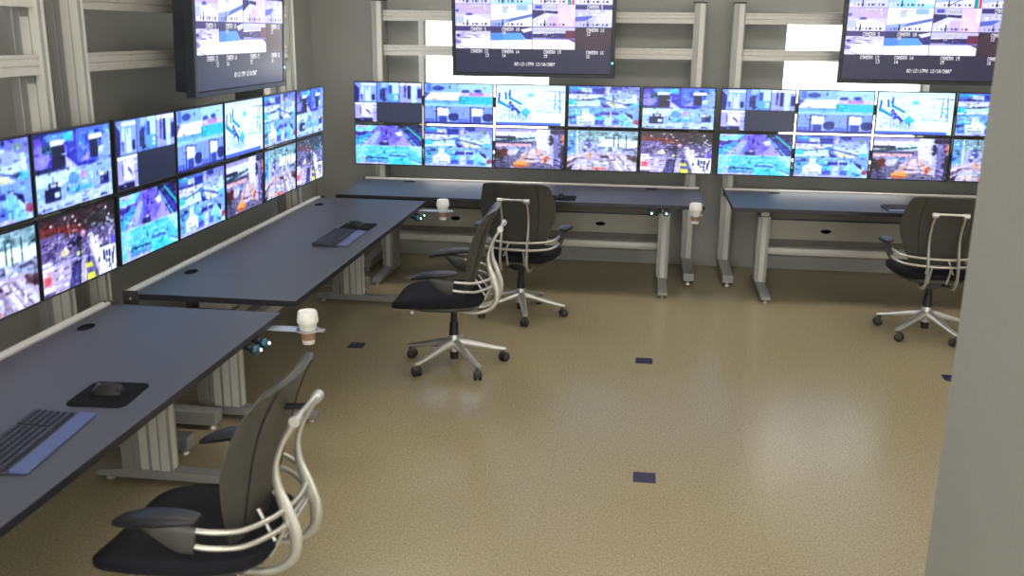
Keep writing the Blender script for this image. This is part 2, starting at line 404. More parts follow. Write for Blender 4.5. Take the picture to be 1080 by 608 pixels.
def pic_diagram():
    p = Pic(144, 81, (215, 240, 255), 4)
    p.rect(0, 0, 1, .08, (200, 220, 255)); p.rect(.03, .1, .3, .12, (180, 210, 190)); p.rect(.55, .1, 1, .3, (225, 238, 255)); p.blobs(16, .6, .06, .95, .6, .1, .01, [(170, 190, 245), (130, 150, 235)], .6)
    for a, b in (((.05, .22), (.04, .45)), ((.14, .2), (.15, .35)), ((.2, .15), (.2, .35))): p.line(*a, *b, .05, (40, 80, 200))
    p.line(.04, .42, .2, .56, .07, (20, 130, 200)); p.line(.06, .40, .16, .5, .03, (20, 190, 210)); p.line(.2, .33, .36, .47, .06, (20, 150, 190)); p.line(.2, .46, .34, .68, .07, (40, 50, 190)); p.line(.21, .45, .24, .62, .08, (60, 60, 210))
    p.poly([(.36, .66), (.43, .55), (.51, .68), (.44, .77), (.38, .74)], (40, 195, 235)); p.oval(.5, .25, .045, .04, (30, 185, 200)); p.rect(.44, .2, .56, .32, (160, 230, 245), .4)
    for i in range(7): p.line(.2 + i * .04, .68 + (i % 3) * .04, .2 + i * .04, .85, .012, (50, 70, 160)); 
    for i in range(4): p.line(.2 + .06 * i, .8 + .03 * i, .42 + .04 * i, .70 + .04 * i, .012, (90, 110, 200))
    p.blobs(26, .03, .12, .5, .85, .03, .02, [(80, 90, 200), (30, 160, 190), (200, 150, 180), (120, 150, 220)], .7)
    p.line(.7, .1, .74, .35, .012, (150, 165, 235)); p.line(.86, .12, .84, .6, .02, (90, 120, 220)); p.line(.91, .12, .93, .65, .03, (90, 120, 230)); p.line(.7, .14, .98, .16, .02, (120, 140, 225)); p.line(.74, .36, .95, .36, .01, (130, 150, 220)); p.line(.6, .64, .95, .67, .015, (120, 140, 220)); p.line(.6, .5, .6, .86, .01, (150, 160, 220)); p.blobs(14, .82, .3, .95, .62, .03, .05, [(110, 150, 240), (70, 130, 230)], .6)
    p.blobs(40, .05, .2, .45, .8, .05, .025, [(40, 70, 190), (30, 170, 200), (230, 245, 255), (60, 120, 210)], .85, .5)
    p.rect(.55, .7, .97, .9, (225, 245, 255)); p.rect(0, .925, .94, 1, (75, 95, 225)); p.grain(.015); return p
def conveyor(seed, green=False):
    p = Pic(128, 72, (125, 150, 240), seed)
    p.rect(0, 0, .5, .2, (85, 110, 215)); p.rect(0, .03, .2, .09, (40, 170, 215)); p.rect(.18, .05, .34, .17, (190, 195, 200)); p.rect(.33, .06, .5, .2, (40, 60, 180)); p.rect(.0, .15, .3, .19, (60, 50, 170))
    p.rect(0, .2, .5, .32, (205, 205, 255)); p.poly([(0, .34), (.45, .3), (.45, .48), (0, .5)], (190, 225, 225)); p.rect(.0, .33, .12, .46, (60, 195, 225)); p.line(.1, .37, .45, .3, .025, (70, 70, 150)); p.line(0, .49, .45, .45, .02, (235, 240, 255))
    p.rect(.5, 0, 1, .2, (125, 125, 245)); p.rect(.6, .02, .74, .09, (40, 60, 150)); p.rect(.52, .0, .58, .2, (190, 185, 255)); p.poly([(.55, .2), (.95, .18), (.98, .5), (.5, .3)], (195, 215, 255)); p.oval(.72, .22, .18, .09, (160, 175, 250)); p.oval(.88, .1, .06, .05, (120, 150, 160)); p.poly([(.52, .36), (.62, .36), (.84, .5), (.8, .56), (.6, .5)], (215, 210, 190)); p.line(.5, .32, .95, .5, .022, (60, 60, 160)); p.rect(.86, .4, .98, .5, (90, 190, 240))
    p.poly([(.46, .4), (.6, .5), (.55, .56), (.48, .5)], (55, 50, 150)); p.oval(.46, .3, .05, .04, (40, 110, 180))
    p.rect(0, .52, .5, 1, (110, 165, 235)); p.blobs(16, 0, .52, .4, .95, .14, .07, [(60, 190, 225), (70, 90, 210), (50, 60, 160), (150, 200, 240)], .8, -.2)
    p.rect(.2, .56, .3, .7, (215, 225, 225)); p.poly([(.12, .76), (.2, .68), (.32, .68), (.38, .76), (.37, .93), (.13, .93)], (235, 240, 255)); p.rect(.16, .79, .23, .83, (150, 165, 160)); p.rect(.16, .86, .34, .91, (160, 170, 175))
    p.rect(.5, .52, 1, 1, (130, 165, 245)); p.poly([(.78, .6), (.94, .8), (.99, 1), (.85, .95)], (205, 230, 255)); p.poly([(.78, .62), (.9, .68), (.92, .82)], (40, 35, 120)); p.poly([(.64, .64), (.8, .66), (.95, .96), (.75, .98)], (130, 200, 250)); p.rect(.45, .63, .72, .7, (60, 55, 170)); p.rect(.59, .58, .61, .78, (215, 220, 255)); p.rect(.52, .75, .62, .95, (185, 205, 255)); p.rect(.63, .82, .72, .93, (85, 105, 225)); p.rect(.38, .84, .5, .94, (65, 75, 205)); p.rect(.38, .72, .5, .82, (85, 200, 245)); p.oval(.96, .86, .05, .06, (175, 80, 130))
    p.rect(0, .95, .8, .98, (195, 175, 250)); p.blobs(40, 0, 0, 1, .98, .05, .03, [(220, 230, 255), (60, 70, 190), (60, 190, 230), (190, 180, 250)], .5)
    p.grain(.03); p.blur(1); return p
def pic_machines():
    p = Pic(128, 72, (80, 90, 215), 6)
    p.view(0, 0, .53, .5); p.rect(0, 0, 1, 1, (70, 70, 200)); p.rect(0, 0, 1, .12, (40, 45, 140)); p.rect(.3, .05, .95, .3, (95, 150, 240)); p.rect(.7, .05, .9, .25, (60, 200, 235)); p.oval(.15, .6, .2, .3, (140, 125, 235)); p.poly([(.18, .3), (.44, .3), (.4, .6), (.2, .5)], (45, 90, 140)); p.rect(.38, .22, .7, .36, (235, 235, 255)); p.rect(.42, .36, .7, .92, (22, 22, 60)); p.poly([(.72, .65), (1, 1), (.72, 1)], (200, 195, 255)); p.rect(0, .88, .7, 1, (50, 50, 110)); p.rect(.05, .1, .2, .3, (110, 80, 210))
    p.view(.53, 0, 1, .5); p.rect(0, 0, 1, 1, (85, 110, 235)); p.blobs(12, 0, 0, 1, .5, .15, .3, [(60, 130, 235), (50, 60, 190), (100, 190, 240)], .7); p.rect(.36, .22, .75, .36, (240, 240, 255)); p.rect(.38, .36, .6, .82, (22, 22, 70)); p.rect(.62, .6, .7, .9, (200, 215, 255)); p.poly([(.0, 1), (.34, .6), (.34, 1)], (165, 150, 250)); p.poly([(.75, .3), (1, .2), (1, 1), (.6, 1)], (140, 165, 250)); p.rect(0, .9, .5, 1, (60, 60, 200))
    p.view(0, .52, 1, 1); p.rect(0, 0, 1, 1, (150, 180, 252)); p.rect(0, 0, .5, .3, (195, 220, 255)); p.poly([(.0, .7), (.6, .7), (1, .6), (1, 1), (0, 1)], (185, 200, 255)); p.rect(.1, .4, .3, .75, (32, 32, 90)); p.rect(.15, .24, .27, .45, (40, 40, 100)); p.rect(.17, .28, .24, .36, (190, 200, 250)); p.rect(.22, .5, .28, .64, (205, 225, 255)); p.oval(.29, .32, .03, .06, WH)
    p.oval(.47, .25, .07, .18, (100, 150, 230)); p.oval(.6, .2, .04, .1, (200, 140, 200)); p.rect(.4, .48, .7, .62, (90, 175, 225)); p.rect(.82, .36, .95, .62, (50, 55, 150)); p.rect(.83, .28, .93, .36, WH); p.rect(.84, .44, .88, .52, (215, 225, 255))
    for x in (.08, .33, .56, .82): p.rect(x, .88, x + .1, .93, (85, 100, 190))
    p.v = (0, 0, 1, 1); p.rect(0, .505, 1, .52, (190, 210, 255)); p.grain(.025); p.blur(1); return p
def pic_belts():
    p = Pic(128, 72, (120, 105, 230), 7)
    p.view(0, 0, .5, .53); p.rect(0, 0, 1, 1, (130, 115, 235)); p.poly([(0, 0), (.7, 0), (.5, .3), (0, .3)], (110, 205, 225)); p.rect(.05, .02, .4, .12, (205, 190, 225)); p.poly([(0, .32), (.4, .32), (.3, .48), (0, .5)], (75, 60, 170)); p.poly([(0, .65), (.45, .35), (.52, .45), (.12, 1), (0, 1)], (65, 165, 235)); p.poly([(.2, 1), (.62, .3), (.78, .3), (.55, 1)], (165, 175, 250)); p.line(.55, 1, .85, .2, .05, (90, 150, 230)); p.line(.05, .3, .55, .25, .04, (180, 240, 245)); p.rect(.74, .78, 1, 1, (45, 45, 110)); p.poly([(.8, .2), (1, 0), (1, .8), (.75, .8)], (110, 90, 220))
    p.view(.5, 0, 1, .53); p.rect(0, 0, 1, 1, (60, 55, 150)); p.poly([(0, 0), (.25, 0), (.75, 1), (.1, 1)], (170, 150, 245)); p.poly([(0, 0), (.3, 0), (.4, .6), (.1, 1), (0, 1)], (120, 105, 235)); p.line(.25, .0, .85, 1, .07, (90, 185, 230)); p.line(.55, .08, 1, .65, .08, (35, 205, 185)); p.poly([(.6, .3), (.95, .8), (.85, .9), (.62, .5)], (70, 70, 205)); p.oval(.32, .4, .08, .12, (225, 220, 255)); p.rect(.8, 0, 1, .3, (50, 45, 100)); p.rect(.3, .02, .5, .14, (25, 35, 85))
    p.view(0, .53, 1, 1); p.rect(0, 0, 1, 1, (90, 200, 240)); p.rect(0, 0, .15, .7, (135, 205, 245)); p.blobs(30, 0, 0, 1, .6, .12, .05, [(150, 225, 245), (60, 150, 225), (50, 195, 225), (180, 235, 255)], .7, .05); p.line(.16, .62, .5, .68, .07, (45, 75, 150)); p.line(.52, .5, .75, .54, .09, (55, 85, 190)); p.rect(.08, .55, .15, .9, (165, 185, 250)); p.rect(.15, .75, .5, .97, (90, 135, 235)); p.poly([(.5, .6), (.8, .65), (1, 1), (.5, 1)], (70, 205, 235)); p.line(.85, .8, 1, 1, .06, (225, 240, 255)); p.line(.8, .65, 1, .9, .04, (90, 110, 220)); p.poly([(.8, 0), (1, 0), (1, .6)], (165, 225, 250)); p.rect(.0, .9, .5, 1, (190, 180, 250))
    p.v = (0, 0, 1, 1); p.rect(0, .515, 1, .53, (200, 200, 250)); p.grain(.03); p.blur(1); return p
def pic_robots():
    p = Pic(128, 72, (140, 130, 180), 8)
    p.rect(0, 0, .62, .1, (165, 150, 215)); p.rect(0, .08, .6, .3, (225, 220, 245)); p.rect(0, .2, .3, .26, (60, 50, 90)); p.rect(.25, .12, .58, .2, (200, 235, 225)); p.poly([(0, .3), (.58, .2), (.58, .25), (0, .36)], (40, 90, 110)); p.rect(0, .33, .55, .4, (70, 65, 110)); p.rect(0, .38, .52, .46, (220, 170, 190)); p.rect(.15, .46, .5, .66, (150, 165, 225)); p.blobs(22, .1, .45, .48, .7, .05, .04, [(60, 60, 140), (200, 205, 250), (120, 130, 200)], .8)
    p.rect(.6, 0, .84, .75, (195, 185, 245)); p.rect(.6, 0, .66, .5, (238, 232, 255)); p.rect(.84, .08, .96, 1, (130, 120, 185)); p.oval(.8, .28, .045, .13, (45, 40, 85)); p.rect(.8, .02, 1, .12, (60, 45, 90)); p.rect(.95, .15, .99, .35, (225, 130, 90)); p.rect(.95, .4, 1, 1, (55, 45, 75))
    p.poly([(0, .7), (.5, .55), (.85, .75), (.9, 1), (0, 1)], (120, 110, 155)); p.poly([(.48, .5), (.62, .5), (.75, .85), (.4, .85)], (215, 185, 215)); p.poly([(.48, .48), (.52, .52), (.36, .86), (.28, .86)], (205, 170, 190)); p.poly([(0, .5), (.14, .6), (.1, .8), (0, .85)], (55, 40, 55)); p.oval(.14, .6, .07, .1, (120, 35, 45)); p.oval(.24, .6, .08, .08, (200, 185, 220)); p.line(.44, .75, .9, .78, .015, (90, 80, 120))
    p.line(.62, .5, .75, .84, .07, (235, 170, 150)); p.oval(.745, .77, .05, .10, (232, 125, 85)); p.oval(.77, .80, .02, .08, (215, 80, 50)); p.oval(.38, .89, .12, .08, (240, 165, 90)); p.oval(.35, .94, .09, .04, (205, 100, 60)); p.rect(.62, .02, .78, .5, (225, 215, 250), .7); p.line(.5, .5, .44, .8, .012, (90, 80, 120)); p.line(.58, .5, .66, .82, .012, (90, 80, 120)); p.line(.44, .7, .4, .82, .04, (240, 165, 120)); p.rect(0, .85, .2, 1, (95, 90, 135)); p.rect(.75, .75, .84, .92, (205, 190, 230))
    p.grain(.03); p.blur(1); return p
def pic_factory():
    p = Pic(128, 72, (165, 170, 215), 9)
    p.rect(0, 0, 1, .3, (140, 170, 190)); p.blobs(30, 0, 0, 1, .25, .16, .03, [(90, 120, 140), (185, 210, 225), (60, 90, 110), (225, 240, 250)], .7, .05); p.poly([(.45, .2), (1, .24), (1, .42), (.45, .38)], (235, 255, 250)); p.rect(0, .05, .12, .6, (110, 165, 225)); p.poly([(0, .45), (.12, .38), (.0, .55)], (50, 80, 210)); p.rect(.13, 0, .145, .6, (225, 240, 255))
    for x in (.66, .72, .83): p.rect(x, .1, x + .012, .4, (40, 60, 90))
    p.blobs(40, .15, .22, .45, .55, .06, .05, [(110, 120, 190), (190, 190, 235), (70, 70, 140), (205, 170, 195)], .8); p.oval(.31, .37, .03, .08, (90, 80, 170))
    p.blobs(40, .42, .38, 1, .54, .08, .04, [(85, 90, 140), (150, 165, 210), (70, 60, 100), (190, 205, 235)], .85); p.rect(.64, .42, .73, .5, (215, 210, 250))
    p.poly([(0, .66), (.3, .52), (.8, .54), (1, .62), (1, 1), (0, 1)], (188, 168, 205)); p.poly([(.6, .62), (.68, .62), (.86, 1), (.76, 1)], (228, 215, 240)); p.poly([(.74, .6), (.8, .62), (1, .92), (1, 1), (.95, 1)], (215, 205, 235)); p.line(.66, .64, .84, 1, .02, (120, 95, 130)); p.line(.72, .64, .92, .98, .02, (100, 80, 120)); p.poly([(.84, .58), (1, .62), (1, .78), (.88, .7)], (105, 70, 90)); p.poly([(.46, .6), (.58, .62), (.7, 1), (.6, 1), (.56, .72)], (150, 125, 165)); p.rect(.48, .62, .6, .68, (60, 45, 80))
    p.oval(.32, .64, .04, .07, (225, 160, 150)); p.rect(.12, .78, .6, .95, (195, 190, 225)); p.rect(.15, .88, .3, .96, (235, 190, 190)); p.rect(.36, .92, .56, .97, (235, 115, 105)); p.blobs(16, .12, .66, .55, .9, .1, .03, [(230, 220, 245), (120, 120, 170), (170, 190, 225)], .7); p.line(0, .85, .15, .68, .06, (110, 80, 110)); p.poly([(0, .95), (.1, .85), (.06, 1), (0, 1)], (60, 45, 60)); p.line(0, .75, .3, .56, .05, (220, 195, 225))
    p.grain(.03); p.blur(1); return p
def pic_warehouse():
    p = Pic(128, 72, (120, 105, 160), 10)
    p.rect(0, 0, 1, .3, (85, 62, 75)); p.poly([(0, .08), (.55, .2), (.55, .3), (0, .22)], (135, 65, 70)); p.blobs(30, 0, 0, 1, .22, .14, .02, [(60, 45, 60), (110, 85, 95), (130, 60, 60)], .8, .1); p.poly([(.6, .1), (1, .0), (1, .35), (.62, .28)], (70, 65, 70))
    p.rect(0, .22, .3, .5, (120, 100, 165)); p.rect(.18, .26, .3, .4, (150, 130, 190)); p.blobs(90, .05, .28, .6, .58, .06, .04, [(80, 65, 130), (150, 140, 205), (60, 55, 110), (200, 185, 225)], .8); p.oval(.29, .5, .06, .05, (225, 200, 180)); p.oval(.48, .42, .035, .08, (28, 30, 55)); p.oval(.55, .33, .03, .05, (225, 165, 195))
    p.blobs(70, .64, .2, 1, .6, .05, .05, [(95, 85, 130), (60, 55, 90), (165, 150, 205), (200, 190, 225)], .85); p.poly([(.6, .36), (.66, .34), (.85, .9), (.72, .9)], (225, 215, 240)); p.rect(.7, .42, .76, .6, (240, 215, 235))
    p.poly([(.68, .62), (1, .6), (1, 1), (.74, 1)], (232, 225, 248)); p.blobs(14, .72, .6, .98, .9, .03, .12, [(30, 25, 60), (60, 50, 110)], .9); p.rect(.93, .5, 1, .62, (110, 90, 215))
    p.rect(0, .55, .14, .95, (215, 165, 205)); p.rect(0, .55, .12, .66, (240, 230, 255)); p.rect(.02, .74, .1, .85, (225, 95, 115)); p.rect(0, .88, .2, .95, (235, 225, 245)); p.rect(.14, .6, .36, 1, (190, 170, 215)); p.blobs(30, .12, .6, .4, 1, .08, .03, [(235, 225, 250), (120, 105, 170)], .8); p.line(0, .6, .66, .66, .035, (170, 160, 225)); p.poly([(.4, .66), (.5, .66), (.48, 1), (.32, 1)], (80, 75, 145)); p.line(.49, .66, .48, 1, .03, (40, 40, 90)); p.poly([(.5, .68), (.56, .68), (.57, 1), (.48, 1)], (195, 175, 205)); p.line(.6, .45, .78, 1, .03, (190, 180, 240)); p.poly([(.57, .66), (.64, .66), (.7, 1), (.56, 1)], (105, 100, 170))
    p.poly([(.565, .75), (.64, .75), (.655, .82), (.565, .82)], (225, 225, 70)); p.poly([(.57, .9), (.67, .9), (.69, 1), (.57, 1)], (235, 240, 45)); p.oval(.47, .57, .03, .03, (205, 215, 150))
    for x, y in ((.14, .1), (.42, .06), (.45, .12), (.88, .07), (.92, .18), (.5, .2)): p.oval(x, y, .014, .014, (255, 240, 250))
    p.grain(.035); return p

FONT = {'A': '01110 10001 10001 11111 10001 10001 10001', 'C': '01111 10000 10000 10000 10000 10000 01111', 'E': '11111 10000 10000 11110 10000 10000 11111',
        'M': '10001 11011 10101 10101 10001 10001 10001', 'P': '11110 10001 10001 11110 10000 10000 10000', 'R': '11110 10001 10001 11110 10100 10010 10001',
        '0': '01110 10001 10011 10101 11001 10001 01110', '1': '00100 01100 00100 00100 00100 00100 01110', '2': '01110 10001 00001 00110 01000 10000 11111',
        '3': '11110 00001 00001 01110 00001 00001 11110', '4': '00010 00110 01010 10010 11111 00010 00010', '5': '11111 10000 11110 00001 00001 10001 01110',
        '6': '01110 10000 10000 11110 10001 10001 01110', '7': '11111 00001 00010 00100 01000 01000 01000', '8': '01110 10001 10001 01110 10001 10001 01110',
        '9': '01110 10001 10001 01111 00001 00001 01110', ':': '00000 00100 00100 00000 00100 00100 00000', '/': '00001 00010 00010 00100 01000 01000 10000', ' ': '00000 ' * 7}
def text(p, s, x, y, c=(250, 246, 255), shadow=True, tall=1.45, sx=1.0):
    cx = int(x * p.w); cy = int(y * p.h)
    for ch in s:
        rows = FONT[ch].split()
        H = int(7 * tall); Wd = int(round(5 * sx))
        for j in range(H):
            for i in range(Wd):
                if rows[int(j / tall)][min(4, int(i / sx))] == '1':
                    yy, xx = cy + j, cx + i
                    if 0 <= yy < p.h - 1 and 0 <= xx < p.w - 1:
                        if shadow: p.a[yy + 1, xx + 1] = (20, 20, 50)
                        p.a[yy, xx] = c
        cx += int(6 * sx)
def pic_cameras():
    p = Pic(480, 270, (30, 25, 50), 12)
    X = [0, .228, .496, .768, 1.0]; Y = [0, .242, .49, .735]
    light = (235, 235, 255)
    def cell(i, j): p.view(X[i], Y[j], X[i + 1], Y[j + 1])
    # top row
    for i, c in enumerate([(200, 205, 255), (190, 225, 255), (235, 235, 255), (225, 225, 255)]):
        cell(i, 0); p.rect(0, 0, 1, 1, c); p.rect(0, .1, 1, .3, (150, 165, 225)); p.poly([(0, .5), (1, .35), (1, .6), (0, .8)], (170, 185, 245)); p.blobs(14, 0, .1, .9, .6, .2, .1, [(120, 140, 220), (240, 240, 255), (180, 190, 240)], .7)
        p.rect(.0, .88, .3, 1, (235, 215, 225)) if i == 0 else None
    cell(1, 0); p.rect(.2, .3, 1, 1, (150, 220, 255)); p.rect(.6, .55, 1, .85, (215, 235, 255))
    cell(2, 0); p.line(.3, .9, .7, .5, .05, (100, 110, 160)); p.rect(.82, .3, .9, 1, (25, 140, 150)); p.rect(.92, .3, .97, 1, (200, 40, 80))
    # second row
    cell(0, 1); p.rect(0, 0, 1, 1, (205, 200, 250)); p.rect(0, 0, 1, .45, (190, 175, 235)); p.rect(.3, .1, .9, .4, (200, 175, 225)); p.poly([(.1, .55), (.6, .5), (1, .7), (1, 1), (.05, 1)], (240, 238, 255)); p.oval(.4, .46, .1, .06, (80, 85, 170)); p.oval(.06, .3, .05, .07, (90, 90, 180)); p.rect(0, .55, .25, .85, (180, 190, 250)); p.blobs(14, .3, .6, .95, .8, .03, .02, [(200, 190, 235)], .9)
    cell(1, 1); p.rect(0, 0, 1, 1, (240, 242, 255)); p.poly([(.2, .75), (1, .42), (1, .55), (.3, .85)], (85, 110, 190)); p.rect(.62, .04, .9, .28, (140, 185, 240)); p.rect(.28, .1, .42, .42, (180, 200, 225)); p.poly([(0, .72), (.5, .62), (.3, .9), (0, .95)], (150, 170, 235)); p.rect(0, .85, .3, 1, (130, 150, 225))
    cell(2, 1); p.rect(0, 0, 1, 1, (205, 205, 250)); p.rect(0, .03, .6, .22, (170, 180, 225)); p.rect(.06, .06, .22, .2, (75, 75, 180)); p.poly([(0, .25), (.6, .3), (.6, .42), (.3, .38), (0, .65)], (40, 35, 100)); p.poly([(0, 1), (.35, .4), (.42, .4), (.2, 1)], (225, 235, 255)); p.rect(.36, .55, .6, 1, (205, 180, 235)); p.rect(.6, .02, 1, 1, (250, 195, 222)); p.poly([(.8, .5), (.62, .2), (.62, 1), (.98, 1)], (250, 205, 232)); p.rect(.9, .02, 1, .6, (252, 225, 235))
    cell(3, 1); p.rect(0, 0, 1, 1, (185, 185, 245)); p.rect(0, .02, 1, .22, (50, 45, 110)); p.blobs(16, 0, .2, 1, .4, .12, .14, [(235, 235, 255), (215, 220, 255)], .8); p.poly([(0, .55), (.5, .48), (.3, .7), (0, .75)], (80, 95, 200))
    for i in range(13): p.line(.45 + i * .045, 1, .62 + i * .03, .4, .025, (240, 240, 255))
    # third row
    cell(0, 2); p.rect(0, 0, 1, 1, (205, 200, 245)); p.rect(0, 0, 1, .2, (60, 50, 110)); p.poly([(.0, .9), (.3, .45), (1, .35), (1, 1), (.1, 1)], (245, 244, 255)); p.blobs(18, 0, .2, .9, .5, .22, .07, [(130, 120, 200), (90, 80, 160), (235, 230, 255), (160, 150, 220)], .8); p.oval(.08, .4, .06, .05, (50, 45, 110)); p.poly([(0, .55), (.2, .7), (.1, .8), (0, .75)], (120, 115, 205)); p.line(.05, .85, .4, 1, .04, (150, 150, 225))
    cell(1, 2); p.rect(0, 0, 1, 1, (246, 246, 255)); p.rect(0, 0, 1, .3, (50, 45, 100)); p.poly([(0, .28), (.72, .26), (.85, .58), (0, .62)], (85, 155, 235)); p.poly([(0, .3), (.35, .28), (.3, .6), (0, .62)], (70, 135, 225)); p.poly([(.72, .26), (1, .2), (1, .55), (.85, .55)], (45, 45, 120)); p.poly([(.72, .12), (1, .02), (1, .16), (.8, .26)], (225, 230, 250))
    cell(2, 2); p.rect(0, 0, 1, 1, (246, 243, 255)); p.rect(0, 0, 1, .25, (190, 190, 235)); p.poly([(0, .3), (1, .25), (1, .5), (0, .48)], (45, 38, 100)); p.rect(.78, .15, 1, .55, (100, 35, 70)); p.blobs(18, .1, .3, .7, .5, .05, .03, [(170, 160, 225), (90, 80, 160)], .8); p.rect(0, .5, 1, .56, (130, 130, 215)); p.poly([(.8, .5), (1, .55), (1, .68)], (90, 60, 130))
    cell(3, 2); p.rect(0, 0, 1, 1, (48, 36, 50)); p.oval(.5, .5, .5, .5, (66, 44, 58), .6)
    p.v = (0, 0, 1, 1); p.rect(0, .735, 1, 1, (38, 36, 62))
    p.grain(.02)
    for i in (1, 2, 3): p.rect(X[i] - .0016, 0, X[i] + .0016, .735 if i < 3 else .49, (80, 75, 140))
    for y in Y[1:3]: p.rect(0, y - .003, 1, y + .003, (70, 65, 130))
    p.blur(1)
    for j in range(4):
        for i in range(4):
            y = (Y[1:] + [.98])[j - 1] + .012 if j else None
            if j == 0: continue
            num = str(4 * j + i + 1)
            x = X[i] + (.075 if i else .10)
            # the number repeats on a second line
            text(p, 'CAMERA ' + num, x, y, sx=1.0)
            text(p, num, X[i] + (.075 if i else .195), y + .042)
    # dark clock marks along the foot of the upper cells
    for j in (1, 2):
        for i in range(4):
            for q in range(9): p.rect(X[i] + .03 + q * .02, Y[j] - .042, X[i] + .034 + q * .02 + .006 * (q % 3), Y[j] - .015, (60, 58, 120), .85)
            p.rect(X[i] + .075, Y[j] - .075, X[i] + .083, Y[j] - .01, (30, 28, 80))
    text(p, '02:12:17PM 12/10/2007', .385, .885)
    return p

SW, SH = 0.582, 0.330
PICS = {'corridor': pic_corridor(), 'offices': pic_offices(), 'diagram': pic_diagram(), 'conveyor': conveyor(5), 'machines': pic_machines(),
        'belts': pic_belts(), 'conveyor_low': conveyor(15), 'robots': pic_robots(), 'factory': pic_factory(), 'warehouse': pic_warehouse()}
for k, q in PICS.items():
    if k == 'diagram': q.detail(90, 22, .1)
    elif k in ('robots', 'factory', 'warehouse'): q.detail(360, 34, .02)
    elif k in ('corridor', 'offices'): q.detail(160, 22, .03)
    else: q.detail(330, 36, .03)
SCREEN = {k: p.mesh('screen_' + k, SW, SH) for k, p in PICS.items()}
TVSCREEN = pic_cameras().mesh('screen_cameras', 1.27, 0.715)

WORDS = {'corridor': 'hallway feeds and a black block', 'offices': 'office rooms with a turquoise counter', 'diagram': 'a white plan drawing in blue lines',
         'conveyor': 'blue conveyor lines and a white box', 'machines': 'four views of dark machines', 'belts': 'purple and green conveyor belts',
         'conveyor_low': 'pale blue conveyors in four views', 'robots': 'orange robot arms', 'factory': 'a pinkish factory floor', 'warehouse': 'a brown warehouse with yellow marks'}

# ------------------------------------------------------------------ wall monitors
MW, MH, PW, PH = 0.597, 0.346, 0.6117, 0.3606
def make_monitor():
    root = empty('wall_monitor', (0, 0, 0))
    b = bmesh.new()
    # front bezel ring, then tapered back
    loft(b, [[(-x, y, -z), (x, y, -z), (x, y, z), (-x, y, z)] for x, z, y in
             ((SW / 2 - .001, SH / 2 - .001, .006), (SW / 2 - .001, SH / 2 - .001, 0.0), (MW / 2, MH / 2, 0.0), (MW / 2, MH / 2, 0.028), (MW / 2 - .05, MH / 2 - .05, 0.05))])
    finish(b, 'housing', M['housing'], root, bevel=0.002, smooth=False)
    s = bpy.data.objects.new('screen', SCREEN['corridor']); col.objects.link(s); s.parent = root; s.location = (0, 0.002, 0)
    m = bmesh.new(); box(m, -.10, .10, .05, .062, -.10, .10); box(m, -.06, -.03, .06, .075, -.14, .14); box(m, .03, .06, .06, .075, -.14, .14)
    finish(m, 'wall_mount', M['black'], root, smooth=False)
    return root
proto_mon = make_monitor(); used = [False]
TILT_B, TILT_L = -0.044, 0.0449
def place_monitor(where, c, row, kind, label, group):
    o = dup(proto_mon) if used[0] else proto_mon; used[0] = True
    s = -0.5 if row == 0 else 0.5
    zt = 1.5705 - PH
    if where == 'back':
        o.location = (c, s * PH * math.sin(TILT_B), zt - s * PH); o.rotation_euler = (TILT_B, 0, 0)
    else:
        o.location = (-0.004 - s * PH * math.sin(TILT_L), c, zt - s * PH); o.rotation_euler = (TILT_L, 0, PI / 2)
    child(o, 'screen')[0].data = SCREEN[kind]
    tag(o, label, 'monitor', group)
TOP = ['corridor', 'offices', 'diagram', 'conveyor', 'machines']; LOW = ['belts', 'conveyor_low', 'robots', 'factory', 'warehouse']
for bank, x0, gname in (('left bank of back wall', 0.0, 'monitors of the middle video wall'), ('right bank of back wall', 5 * PW + 0.0257, 'monitors of the right video wall')):
    for r, row in enumerate((TOP, LOW)):
        for k, kind in enumerate(row):
            place_monitor('back', x0 + (k + .5) * PW, r, kind, '%s monitor showing %s, %s' % (('upper', 'lower')[r], WORDS[kind], bank), gname)
for r, row in enumerate((TOP, LOW)):
    for k, kind in enumerate(row):
        place_monitor('left', -0.7955 - (4 - k + .5) * PW, r, kind, '%s monitor showing %s, far bank of left wall' % (('upper', 'lower')[r], WORDS[kind]), 'monitors of the far left video wall')
    for k in (4, 3):
        place_monitor('left', -0.7955 - 5 * PW - 0.023 - (4 - k + .5) * PW, r, row[k], '%s monitor showing %s, near bank of left wall' % (('upper', 'lower')[r], WORDS[row[k]]), 'monitors of the near left video wall')

# ------------------------------------------------------------------ big displays
def make_tv():
    root = empty('large_display', (0, 0, 0))
    b = bmesh.new(); x, z = 0.666, 0.385
    loft(b, [[(-a, y, -c), (a, y, -c), (a, y, c), (-a, y, c)] for a, c, y in ((.634, .3565, .010), (.634, .3565, 0.0), (x, z, 0.0), (x, z, 0.055))])
    finish(b, 'bezel', M['housing'], root, bevel=0.003, smooth=False)
    b = bmesh.new(); loft(b, [[(-a, y, -c), (a, y, -c), (a, y, c), (-a, y, c)] for a, c, y in ((.655, .36, .055), (.65, .355, .12), (.60, .30, .145))])
    finish(b, 'rear_housing', M['housing'], root, bevel=0.004, smooth=False)
    s = bpy.data.objects.new('screen', TVSCREEN); col.objects.link(s); s.parent = root; s.location = (0, 0.004, 0.006)
    b = bmesh.new(); cyl_axis(b, (.648, -.003, -.265), (.648, .003, -.265), .0055); finish(b, 'power_light', M['led'], root)
    b = bmesh.new(); box(b, -.25, .25, .143, .16, -.2, .2)
    for sx in (-.2, .16): box(b, sx, sx + .04, .155, .235, -.28, .28)
    finish(b, 'mount_bracket', M['black'], root, smooth=False)
    return root
tv = make_tv()
tv.location = (1.553, -0.12, 1.625 + .385); tv.rotation_euler = (math.radians(4), 0, 0)
tag(tv, 'big black display of camera views above the middle video wall', 'display', 'large overhead displays')
